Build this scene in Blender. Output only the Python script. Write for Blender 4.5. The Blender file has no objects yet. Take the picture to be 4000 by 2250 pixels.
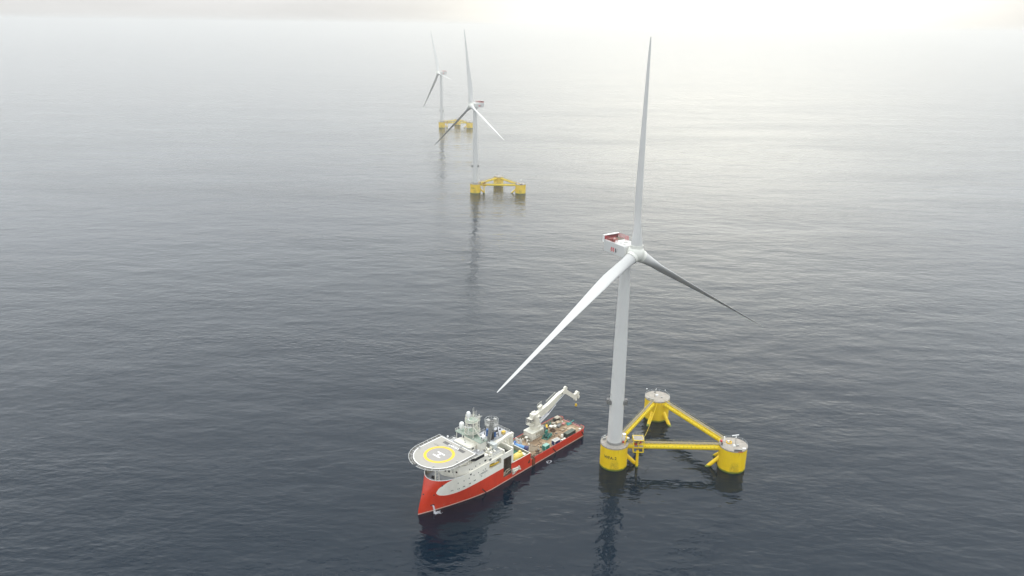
import bpy, bmesh, math, random
from mathutils import Matrix, Vector
R = math.radians
random.seed(7)
scene = bpy.context.scene
COL = scene.collection

# ------------------------------------------------------------------ camera
CAM_H, PITCH, ROLL, FOC = 184.327, 0.328045, 0.0136063, 3015.27      # focal length in photo pixels (4000 wide)
fw = Vector((0, math.cos(PITCH), -math.sin(PITCH)))
rt = Vector((1, 0, 0)); up = rt.cross(fw)
rt2 = rt*math.cos(ROLL) + up*math.sin(ROLL)
up2 = -rt*math.sin(ROLL) + up*math.cos(ROLL)
cam_d = bpy.data.cameras.new('camera'); cam = bpy.data.objects.new('camera', cam_d); COL.objects.link(cam)
m = Matrix.Identity(4)
for i in range(3):
    m[i][0], m[i][1], m[i][2] = rt2[i], up2[i], -fw[i]
m.translation = (0, 0, CAM_H)
cam.matrix_world = m
cam_d.sensor_width = 36; cam_d.lens = FOC/4000*36
cam_d.clip_start = 1; cam_d.clip_end = 120000
scene.camera = cam

# ------------------------------------------------------------------ light
SUN_AZ, SUN_EL = R(13), R(64)            # azimuth to the right of straight ahead (+Y)
world = bpy.data.worlds.new('World'); scene.world = world; world.use_nodes = True
nt = world.node_tree; nt.nodes.clear()
sky = nt.nodes.new('ShaderNodeTexSky'); sky.sky_type = 'NISHITA'; sky.sun_disc = False
sky.sun_elevation = SUN_EL; sky.sun_rotation = SUN_AZ
sky.air_density = 1.0; sky.dust_density = 6.0; sky.ozone_density = 1.0; sky.altitude = 0
hs = nt.nodes.new('ShaderNodeHueSaturation'); hs.inputs['Saturation'].default_value = 0.25
# even layer of thin cloud over that sky: dimmer towards the horizon, brighter overhead
wtc = nt.nodes.new('ShaderNodeTexCoord'); wsp = nt.nodes.new('ShaderNodeSeparateXYZ'); nt.links.new(wtc.outputs['Generated'], wsp.inputs[0])
wmr = nt.nodes.new('ShaderNodeMapRange'); wmr.inputs[1].default_value = 0.0; wmr.inputs[2].default_value = 0.20; wmr.interpolation_type = 'SMOOTHSTEP'; nt.links.new(wsp.outputs[2], wmr.inputs[0])
wcl = nt.nodes.new('ShaderNodeMix'); wcl.data_type = 'RGBA'
wcl.inputs[6].default_value = (6.5, 6.4, 6.25, 1); wcl.inputs[7].default_value = (14.8, 15.6, 16.2, 1); nt.links.new(wmr.outputs[0], wcl.inputs[0])
mixw = nt.nodes.new('ShaderNodeMix'); mixw.data_type = 'RGBA'; mixw.inputs[0].default_value = 0.75
# the cloud is thinnest round the low sun: a broad soft brightening
gdir = (math.sin(SUN_AZ)*math.cos(R(9)), math.cos(SUN_AZ)*math.cos(R(9)), math.sin(R(9)))
gd = nt.nodes.new('ShaderNodeVectorMath'); gd.operation = 'DOT_PRODUCT'; gd.inputs[1].default_value = gdir; nt.links.new(wtc.outputs['Generated'], gd.inputs[0])
gm = nt.nodes.new('ShaderNodeMath'); gm.operation = 'MAXIMUM'; gm.inputs[1].default_value = 0; nt.links.new(gd.outputs['Value'], gm.inputs[0])
gp_ = nt.nodes.new('ShaderNodeMath'); gp_.operation = 'POWER'; gp_.inputs[1].default_value = 30; nt.links.new(gm.outputs[0], gp_.inputs[0])
gs = nt.nodes.new('ShaderNodeVectorMath'); gs.operation = 'SCALE'; gs.inputs[0].default_value = (11.5, 10.4, 7.6); nt.links.new(gp_.outputs[0], gs.inputs['Scale'])
ga = nt.nodes.new('ShaderNodeVectorMath'); ga.operation = 'ADD'; nt.links.new(wcl.outputs[2], ga.inputs[0]); nt.links.new(gs.outputs[0], ga.inputs[1])
wmap = nt.nodes.new('ShaderNodeMapping'); wmap.inputs['Scale'].default_value = (1, 1, 7); nt.links.new(wtc.outputs['Generated'], wmap.inputs['Vector'])
wno = nt.nodes.new('ShaderNodeTexNoise'); wno.inputs['Scale'].default_value = 2.6; wno.inputs['Detail'].default_value = 5; nt.links.new(wmap.outputs[0], wno.inputs['Vector'])
wnr = nt.nodes.new('ShaderNodeMapRange'); wnr.inputs[1].default_value = .3; wnr.inputs[2].default_value = .7; wnr.inputs[3].default_value = .90; wnr.inputs[4].default_value = 1.10; nt.links.new(wno.outputs[0], wnr.inputs[0])
wcs = nt.nodes.new('ShaderNodeVectorMath'); wcs.operation = 'SCALE'; nt.links.new(ga.outputs[0], wcs.inputs[0]); nt.links.new(wnr.outputs[0], wcs.inputs['Scale'])
nt.links.new(wcs.outputs[0], mixw.inputs[7])
bg = nt.nodes.new('ShaderNodeBackground'); bg.inputs[1].default_value = 0.10
wo = nt.nodes.new('ShaderNodeOutputWorld')
nt.links.new(sky.outputs[0], hs.inputs['Color']); nt.links.new(hs.outputs[0], mixw.inputs[6])
nt.links.new(mixw.outputs[2], bg.inputs[0]); nt.links.new(bg.outputs[0], wo.inputs[0])
sl = bpy.data.lights.new('sun', 'SUN'); sl.energy = 0.6; sl.angle = R(24); sl.color = (1, 0.95, 0.87)
sun = bpy.data.objects.new('sun', sl); COL.objects.link(sun)
sd = Vector((math.sin(SUN_AZ)*math.cos(SUN_EL), math.cos(SUN_AZ)*math.cos(SUN_EL), math.sin(SUN_EL)))
sun.rotation_euler = (-sd).to_track_quat('-Z', 'Y').to_euler()
sun.location = (0, 0, 400)
vs = scene.view_settings; vs.view_transform = 'Standard'; vs.look = 'None'; vs.gamma = 1; vs.exposure = 0.54
vs.use_curve_mapping = False
scene.cycles.volume_bounces = 2
scene.cycles.max_bounces = 8
scene.cycles.use_denoising = True
scene.cycles.use_adaptive_sampling = False
scene.cycles.caustics_reflective = False; scene.cycles.caustics_refractive = False

# ------------------------------------------------------------------ helpers
class NT:
    def __init__(s, nt): s.t = nt
    def n(s, kind, **kw):
        nd = s.t.nodes.new(kind)
        for k, v in kw.items():
            if k.startswith('i_'): nd.inputs[k[2:]].default_value = v
            elif k.startswith('x'): nd.inputs[int(k[1:])].default_value = v
            else: setattr(nd, k, v)
        return nd
    def l(s, a, b): s.t.links.new(a, b)
    def math(s, op, a, b=None, c=None):
        nd = s.t.nodes.new('ShaderNodeMath'); nd.operation = op
        for i, x in enumerate((a, b, c)):
            if x is None: continue
            if isinstance(x, (int, float)): nd.inputs[i].default_value = x
            else: s.l(x, nd.inputs[i])
        return nd.outputs[0]
    def mix(s, f, a, b):
        nd = s.t.nodes.new('ShaderNodeMix'); nd.data_type = 'RGBA'
        for i, x in ((0, f), (6, a), (7, b)):
            if isinstance(x, (int, float)): nd.inputs[i].default_value = x
            elif isinstance(x, tuple): nd.inputs[i].default_value = (*x, 1) if len(x) == 3 else x
            else: s.l(x, nd.inputs[i])
        return nd.outputs[2]
    def noise(s, vec, scale, detail=3, rough=.55):
        nd = s.t.nodes.new('ShaderNodeTexNoise'); nd.inputs['Scale'].default_value = scale
        nd.inputs['Detail'].default_value = detail; nd.inputs['Roughness'].default_value = rough
        s.l(vec, nd.inputs['Vector']); return nd.outputs[0]
    def scale(s, vec, v, rot=0):
        nd = s.t.nodes.new('ShaderNodeMapping'); nd.inputs['Scale'].default_value = v
        nd.inputs['Rotation'].default_value = (0, 0, rot)
        s.l(vec, nd.inputs['Vector']); return nd.outputs[0]
    def ramp(s, x, a, b):
        nd = s.t.nodes.new('ShaderNodeMapRange'); nd.inputs[1].default_value = a; nd.inputs[2].default_value = b
        s.l(x, nd.inputs[0]); return nd.outputs[0]

def newmat(name, rough=.5, metal=0):
    mt = bpy.data.materials.new(name); mt.use_nodes = True
    b = mt.node_tree.nodes['Principled BSDF']
    b.inputs['Roughness'].default_value = rough; b.inputs['Metallic'].default_value = metal
    h = NT(mt.node_tree); tc = h.n('ShaderNodeTexCoord')
    return mt, h, b, tc.outputs['Object']

MATS = {}
def mat(name, col, rough=.5, metal=0, var=.14, sc=.7, streak=False):
    if name in MATS: return MATS[name]
    mt, h, b, oc = newmat(name, rough, metal)
    v = h.scale(oc, (1, 1, .18)) if streak else oc
    n = h.noise(v, sc, 5, .62)
    f = h.ramp(n, .3, .7)
    dark = tuple(c*(1-var) for c in col); lite = tuple(min(1, c*(1+var*.35)) for c in col)
    h.l(h.mix(f, dark, lite), b.inputs['Base Color'])
    h.l(h.math('MULTIPLY_ADD', n, .2, rough-.1), b.inputs['Roughness'])
    MATS[name] = mt
    return mt

class MB:
    """collects shapes; build() links them as ONE mesh object"""
    def __init__(s, fmap=None): s.v = []; s.f = []; s.mi = []; s.ch = []; s.map = fmap or (lambda x, y, z: (x, y, z))
    def add(s, vs, fs, mi=0):
        s.ch.append((len(s.v), len(s.f)))
        o = len(s.v); s.v += [s.map(*p) for p in vs]; s.f += [[i+o for i in f] for f in fs]; s.mi += [mi]*len(fs); return s
    def box(s, x0, x1, y0, y1, z0, z1, mi=0):
        return s.add([(x, y, z) for z in (z0, z1) for y in (y0, y1) for x in (x0, x1)],
                     [(0, 1, 3, 2), (4, 5, 7, 6), (0, 1, 5, 4), (2, 3, 7, 6), (0, 2, 6, 4), (1, 3, 7, 5)], mi)
    def obox(s, c, d, sz, mi=0):
        """box centred at c whose long axis runs along direction d; sz = (length, width, height)"""
        d = Vector(d).normalized(); a = Vector((0, 0, 1)).cross(d)
        a = Vector((0, 1, 0)) if a.length < 1e-6 else a.normalized(); b = d.cross(a); c = Vector(c)
        vs = [tuple(c + d*sz[0]/2*i + a*sz[1]/2*j + b*sz[2]/2*k) for k in (-1, 1) for j in (-1, 1) for i in (-1, 1)]
        return s.add(vs, [(0, 1, 3, 2), (4, 5, 7, 6), (0, 1, 5, 4), (2, 3, 7, 6), (0, 2, 6, 4), (1, 3, 7, 5)], mi)
    def tube(s, p0, p1, r0, r1=None, n=8, mi=0):
        r1 = r0 if r1 is None else r1
        p0 = Vector(p0); p1 = Vector(p1); d = (p1-p0).normalized()
        a = d.orthogonal().normalized(); b = d.cross(a); vs = []
        for p, r in ((p0, r0), (p1, r1)):
            for k in range(n):
                t = 2*math.pi*k/n; vs.append(tuple(p + (a*math.cos(t) + b*math.sin(t))*r))
        fs = [(k, (k+1) % n, n+(k+1) % n, n+k) for k in range(n)] + [tuple(range(n)), tuple(range(n, 2*n))]
        return s.add(vs, fs, mi)
    def path(s, pts, r, n=6, closed=False, mi=0):
        pts = list(pts); q = pts + ([pts[0]] if closed else [])
        for a, b in zip(q, q[1:]):
            if (Vector(a)-Vector(b)).length > 1e-5: s.tube(a, b, r, None, n, mi)
        return s
    def lathe(s, prof, c=(0, 0, 0), n=32, axis='z', mi=0, arc=(0, 2*math.pi), cap=True):
        vs = []; full = abs(arc[1]-arc[0]-2*math.pi) < 1e-6; k = n if full else n+1
        for r, z in prof:
            for j in range(k):
                t = arc[0] + (arc[1]-arc[0])*j/n
                p = (r*math.cos(t), r*math.sin(t), z)
                if axis == 'x': p = (p[2], p[0], p[1])
                if axis == 'y': p = (p[0], p[2], p[1])
                vs.append((p[0]+c[0], p[1]+c[1], p[2]+c[2]))
        fs = []
        for i in range(len(prof)-1):
            for j in range(n):
                j2 = (j+1) % k
                fs.append((i*k+j, i*k+j2, (i+1)*k+j2, (i+1)*k+j))
        if cap and full: fs += [tuple(range(k)), tuple(range((len(prof)-1)*k, len(prof)*k))]
        return s.add(vs, fs, mi)
    def prism(s, out, z0, z1, mi=0):
        n = len(out)
        return s.add([(x, y, z0) for x, y in out] + [(x, y, z1) for x, y in out],
                     [tuple(range(n)), tuple(range(n, 2*n))] + [(k, (k+1) % n, n+(k+1) % n, n+k) for k in range(n)], mi)
    def vprism(s, out, v0, v1, mi=0):
        """outline in (x, z), extruded along y"""
        n = len(out)
        return s.add([(x, v0, z) for x, z in out] + [(x, v1, z) for x, z in out],
                     [tuple(range(n)), tuple(range(n, 2*n))] + [(k, (k+1) % n, n+(k+1) % n, n+k) for k in range(n)], mi)
    def ring(s, c, ro, ri, z0, z1, n=64, mi=0):
        vs = []
        for r, z in ((ro, z0), (ro, z1), (ri, z1), (ri, z0)):
            vs += [(c[0]+r*math.cos(2*math.pi*k/n), c[1]+r*math.sin(2*math.pi*k/n), z) for k in range(n)]
        fs = [(i*n+k, i*n+(k+1) % n, ((i+1) % 4)*n+(k+1) % n, ((i+1) % 4)*n+k) for i in range(4) for k in range(n)]
        return s.add(vs, fs, mi)
    def rail(s, pts, h=1.1, r=.045, step=2.0, closed=False, mids=2, mi=0):
        pts = [Vector(p) for p in pts]; q = pts + ([pts[0]] if closed else [])
        for a, b in zip(q, q[1:]):
            L = (b-a).length; k = max(1, int(round(L/step)))
            for i in range(k+1):
                p = a.lerp(b, i/k); s.tube(tuple(p), (p.x, p.y, p.z+h), r, None, 4, mi)
            for j in range(mids):
                z = h*(j+1)/mids
                s.tube((a.x, a.y, a.z+z), (b.x, b.y, b.z+z), r, None, 4, mi)
        return s
    def pieces(s, name, mats, parent, smooth=True):
        """every shape added becomes a mesh object of its own"""
        for i, (v0, f0) in enumerate(s.ch):
            v1, f1 = s.ch[i+1] if i+1 < len(s.ch) else (len(s.v), len(s.f))
            q = MB(); q.v = s.v[v0:v1]; q.f = [[k-v0 for k in f] for f in s.f[f0:f1]]
            q.mi = [0]*len(q.f); mt = mats[s.mi[f0]] if isinstance(mats, (list, tuple)) else mats
            q.build(name, mt, parent, smooth)
    def build(s, name, mats, parent=None, smooth=True, ang=35, loc=None):
        me = bpy.data.meshes.new(name); me.from_pydata(s.v, [], s.f)
        for mt in (mats if isinstance(mats, (list, tuple)) else [mats]): me.materials.append(mt)
        for p, i in zip(me.polygons, s.mi): p.material_index = i
        bm = bmesh.new(); bm.from_mesh(me); bmesh.ops.recalc_face_normals(bm, faces=bm.faces); bm.to_mesh(me); bm.free()
        if smooth:
            for p in me.polygons: p.use_smooth = True
            me.set_sharp_from_angle(angle=R(ang))
        o = bpy.data.objects.new(name, me); COL.objects.link(o)
        if parent is not None: o.parent = parent
        if loc: o.location = loc
        return o

def tag(o, label=None, cat=None, group=None, kind=None):
    for k, v in (('label', label), ('category', cat), ('group', group), ('kind', kind)):
        if v: o[k] = v
    return o
def empty(name, mw, label, cat, group=None):
    o = bpy.data.objects.new(name, None); COL.objects.link(o); o.matrix_world = mw; o.empty_display_size = 2
    return tag(o, label, cat, group)
def text_mesh(txt, size, bold=0.0, extrude=0.01, width=None):
    cu = bpy.data.curves.new('lettering', 'FONT'); cu.body = txt; cu.size = size; cu.align_x = 'CENTER'; cu.align_y = 'CENTER'
    cu.offset = bold; cu.extrude = extrude
    o = bpy.data.objects.new('lettering', cu); COL.objects.link(o)
    dg = bpy.context.evaluated_depsgraph_get(); me = bpy.data.meshes.new_from_object(o.evaluated_get(dg))
    bpy.data.objects.remove(o); bpy.data.curves.remove(cu)
    vs = [tuple(v.co) for v in me.vertices]; fs = [tuple(p.vertices) for p in me.polygons]
    bpy.data.meshes.remove(me)
    if width:
        w = max(v[0] for v in vs) - min(v[0] for v in vs); vs = [(v[0]*width/w, v[1], v[2]) for v in vs]
    return vs, fs

# ------------------------------------------------------------------ materials
WHITE = mat('ship_white_paint', (.86, .83, .73), .45, 0, .10, .35, True)
CREAM = mat('cream_paint', (.74, .71, .62), .45, 0, .12, .6)
CRANE = mat('crane_cream_paint', (.70, .68, .59), .42, 0, .16, .5)
GREYDK = mat('grey_deck_paint', (.40, .41, .43), .7, 0, .12, .5)
HELI = mat('helideck_paint', (.345, .33, .295), .75, 0, .07, .25)
ALU = mat('aluminium', (.50, .51, .50), .45, .3, .15, 1.5)
RAILM = mat('rail_paint', (.62, .61, .56), .5, 0, .1, 1)
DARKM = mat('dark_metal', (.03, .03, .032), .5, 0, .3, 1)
MIDM = mat('grey_metal', (.20, .20, .19), .55, .2, .3, 1)
GLASS = mat('dark_window_glass', (.012, .014, .018), .12, 0, .2, 1)
GREEN = mat('green_deck_paint', (.05, .18, .11), .7, 0, .3, .8)
PALEGREEN = mat('pale_green_deck_paint', (.30, .38, .31), .7, 0, .2, .6)
BEIGE = mat('weathered_beige_steel', (.42, .38, .30), .7, 0, .45, 1.2, True)
YEL = mat('bright_yellow_paint', (.72, .45, .015), .5, 0, .15, .8)
PALEYEL = mat('pale_yellow_gelcoat', (.75, .58, .12), .4, 0, .12, .8)
OCHRE = mat('ochre_yellow_gelcoat', (.50, .36, .03), .5, 0, .25, .8)
BLUE = mat('blue_machine_paint', (.03, .13, .38), .45, 0, .3, .8)
LBLUE = mat('light_blue_machine_paint', (.10, .30, .60), .45, 0, .2, .8)
NAVY = mat('navy_blue_paint', (.03, .035, .13), .55, 0, .3, 1)
TEAL = mat('teal_paint', (.03, .25, .20), .55, 0, .3, 1)
PTEAL = mat('pale_teal_paint', (.25, .45, .38), .6, 0, .25, 1)
DGREEN = mat('dark_green_container_paint', (.045, .06, .045), .6, 0, .3, .8)
OLIVE = mat('olive_green_roof_paint', (.11, .13, .10), .7, 0, .25, .8)
RUST = mat('rusty_steel', (.10, .055, .03), .85, .1, .6, 2)
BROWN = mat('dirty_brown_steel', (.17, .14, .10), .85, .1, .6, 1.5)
ORANGE = mat('orange_red_paint', (.55, .10, .02), .6, 0, .3, 1)
REDP = mat('red_paint', (.52, .035, .03), .5, 0, .2, 1)
PINK = mat('faded_pink_paint', (.55, .22, .20), .6, 0, .2, 1)
TANM = mat('tan_matting', (.50, .40, .28), .85, 0, .3, 1.2)
GREYROOF = mat('grey_roof_paint', (.40, .40, .38), .7, 0, .2, 1)
BLACKRUB = mat('black_rubber', (.012, .012, .013), .8, 0, .3, 1)
ROPE = mat('pale_rope', (.55, .48, .36), .9, 0, .3, 2)
GRATE = mat('walkway_grating', (.20, .17, .12), .8, .1, .3, 1)
WHITEP = mat('clean_white_paint', (.84, .84, .82), .35, 0, .04, .5)
TURB = mat('turbine_white_coating', (.55, .55, .535), .55, 0, .05, .08)
TOWERM = mat('tower_grey_coating', (.62, .62, .60), .45, 0, .06, .1)
TGREY = mat('tower_flange_grey', (.26, .26, .25), .6, 0, .2, 1)
CONC = mat('column_deck_coating', (.37, .335, .29), .85, 0, .35, .8)
LETTER = mat('black_lettering', (.015, .012, .012), .6, 0, .2, 3)
LETTERW = mat('white_lettering', (.85, .85, .82), .6, 0, .05, 3)
LETTERG = mat('grey_lettering', (.16, .17, .18), .6, 0, .2, 3)
DKRED = mat('dark_red_mesh', (.20, .035, .04), .7, 0, .35, 1)
RAILRED = mat('red_rail_paint', (.55, .06, .07), .5, 0, .15, 1)

def make_yellow(stain):
    mt, h, b, oc = newmat('weathered_yellow_coating', .5)
    sep = h.n('ShaderNodeSeparateXYZ'); h.l(oc, sep.inputs[0]); x, y, z = sep.outputs
    n = h.noise(h.scale(oc, (1, 1, .25)), .5, 5, .6)
    runs = h.noise(h.scale(oc, (1, 1, .05)), 1.6, 4, .65)
    col = h.mix(h.ramp(n, .3, .7), (.78, .525, .003), (.88, .61, .004))
    ring = h.noise(h.scale(oc, (.02, .02, 1)), 1.2, 2, .5)
    col = h.mix(h.math('MULTIPLY', h.ramp(ring, .55, .62), .12), col, (.45, .31, .01))
    col = h.mix(h.math('MULTIPLY', h.ramp(runs, .58, .74), h.math('MULTIPLY', h.ramp(z, 2.0, 10.8), .55)), col, (.24, .12, .015))      # rust runs from the deck edge
    if stain:                                  # scuffed patch where boats land against the column
        front = h.math('LESS_THAN', y, -2.0)
        dx = h.math('ABSOLUTE', h.math('ADD', x, .2))
        patch = h.math('MULTIPLY', h.ramp(dx, 2.3, 1.2), h.math('MULTIPLY', h.ramp(z, 6.2, 3.6), front))
        grit = h.noise(h.scale(oc, (2.6, 2.6, .8)), 1.6, 8, .75)
        col = h.mix(h.math('MULTIPLY', patch, h.ramp(grit, .40, .72)), col, (.13, .10, .02))
    alg = h.noise(oc, 1.2, 4, .6)
    lvl = h.math('MULTIPLY_ADD', alg, 1.1, .0)
    gm = h.ramp(h.math('SUBTRACT', z, lvl), .40, .0)
    col = h.mix(gm, col, (.13, .17, .012))
    h.l(col, b.inputs['Base Color'])
    return mt
YCOL = make_yellow(False); YCOLS = make_yellow(True)
YTUBE = mat('yellow_tube_coating', (.86, .63, .004), .5, 0, .12, .6)

def make_wood():
    mt, h, b, oc = newmat('worn_wooden_deck', .85)
    pl = h.scale(oc, (.25, 3.3, 1))
    n1 = h.noise(pl, 1.0, 4, .7)
    n2 = h.noise(h.scale(oc, (.5, 1.0, 1)), .35, 5, .65)
    col = h.mix(h.ramp(n1, .3, .7), (.27, .18, .105), (.52, .38, .24))
    col = h.mix(h.ramp(n2, .40, .66), (.20, .135, .08), col)
    h.l(col, b.inputs['Base Color']); return mt
WOOD = make_wood()

# ------------------------------------------------------------------ sea
def make_sea():
    mt, h, b, oc = newmat('sea_water', .03)
    b.inputs['Base Color'].default_value = (.0002, .0070, .0155, 1)
    b.inputs['IOR'].default_value = 1.275
    swell = h.noise(h.scale(oc, (.45, 1.0, 1), R(12)), 1/42, 2, .5)
    big = h.noise(h.scale(oc, (.6, 1.0, 1), R(20)), 1/15, 3, .55)
    mid = h.noise(h.scale(oc, (.5, 1.0, 1), R(-14)), 1/5.5, 2, .5)
    sml = h.noise(h.scale(oc, (.6, 1.0, 1), R(6)), 1/2.3, 2, .5)
    fine = h.noise(h.scale(oc, (.7, 1.0, 1), R(25)), 1/.8, 2, .6)
    patch = h.ramp(h.noise(h.scale(oc, (.35, 1, 1), R(8)), 1/75, 4, .65), .36, .64)          # cat's paws of wind
    slick = h.ramp(h.noise(h.scale(oc, (.16, 1, 1), R(-10)), 1/150, 4, .6), .40, .60)        # long calm streaks
    rough = h.math('MULTIPLY_ADD', slick, .75, .35)
    hgt = h.math('MULTIPLY', swell, 1.3)
    hgt = h.math('ADD', hgt, h.math('MULTIPLY', big, .82))
    hgt = h.math('ADD', hgt, h.math('MULTIPLY', h.math('MULTIPLY', mid, h.math('MULTIPLY_ADD', patch, .34, .18)), h.math('MULTIPLY_ADD', slick, .45, .6)))
    chop = h.math('ADD', h.math('MULTIPLY', sml, h.math('MULTIPLY_ADD', patch, .28, .16)), h.math('MULTIPLY', fine, h.math('MULTIPLY_ADD', patch, .05, .04)))
    hgt = h.math('ADD', hgt, h.math('MULTIPLY', chop, rough))
    bp = h.n('ShaderNodeBump'); bp.inputs['Strength'].default_value = 1; bp.inputs['Distance'].default_value = 1
    h.l(hgt, bp.inputs['Height']); h.l(bp.outputs[0], b.inputs['Normal'])
    return mt
SEA = make_sea()
sea_mb = MB(); SZ = 30000
sea_mb.add([(-SZ, -2000, 0), (SZ, -2000, 0), (SZ, SZ, 0), (-SZ, SZ, 0)], [(0, 1, 2, 3)])
tag(sea_mb.build('sea', SEA, None, False), 'calm dark blue grey sea reaching to the misty horizon', 'sea', kind='structure')

# ------------------------------------------------------------------ floating wind turbines
S = 52.22; CR = 6.0; HC = 11.08; ZH = 98.44; OH = 5.746; CONE = 0.081173
PA = Vector((0, 0, 0)); PB = Vector((S, 0, 0)); PC = Vector((S*.5, S*math.sin(R(60)), 0))

def make_blade_mesh():
    rows = [(.019, 4.7, 4.7, -68), (.05, 4.72, 4.65, -68), (.085, 4.85, 4.3, -69), (.12, 5.1, 3.75, -71), (.16, 5.35, 3.15, -73), (.20, 5.5, 2.65, -74),
            (.25, 5.45, 2.2, -76), (.32, 5.1, 1.75, -78), (.40, 4.55, 1.4, -80), (.5, 3.85, 1.1, -82), (.6, 3.15, .9, -84), (.7, 2.55, .75, -85.5),
            (.8, 2.05, .62, -87), (.88, 1.6, .55, -88), (.94, 1.25, .5, -88.5), (.98, .85, .42, -89), (1.0, .5, .3, -89)]
    mb = MB(); n = 20; vs = []; fs = []
    for f, c, t, be in rows:
        r = f*82; b = R(be); ux, uy = -math.sin(b), -math.cos(b)          # towards the leading edge
        nx, ny = -uy, ux
        w = min(1, max(0, (f-.05)/.13))                                   # 0 round root, 1 aerofoil
        off = .5*(1-w) + .30*w
        for k in range(n):
            a = 2*math.pi*k/n; xc = .5-.5*math.cos(a)                      # 0 leading edge, 1 trailing edge
            y0 = .5*math.sin(a)
            y1 = math.copysign(1, math.sin(a))*(1.48*math.sqrt(max(xc, 0))*(1-xc)**1.05*.78) if abs(math.sin(a)) > 1e-6 else 0
            yy = (y0*(1-w) + .5*1.0*y1*w)*t
            xx = (off-xc)*c
            vs.append((ux*xx + nx*yy, uy*xx + ny*yy, r))
    L = len(rows)
    for i in range(L-1):
        for k in range(n): fs.append((i*n+k, i*n+(k+1) % n, (i+1)*n+(k+1) % n, (i+1)*n+k))
    fs += [tuple(range(n)), tuple(range((L-1)*n, L*n))]
    return mb.add(vs, fs)

def col_text(parent, txt, ang, z, size, mt, rr=CR+.03):
    vs, fs = text_mesh(txt, size, .03, .01, None)
    mb = MB(); out = []
    for x, y, d in vs:
        t = ang + x/rr; r = rr + d
        out.append((r*math.cos(t), r*math.sin(t), z+y))
    mb.add(out, fs); return mb.build('painted_number', mt, parent, False)

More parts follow.
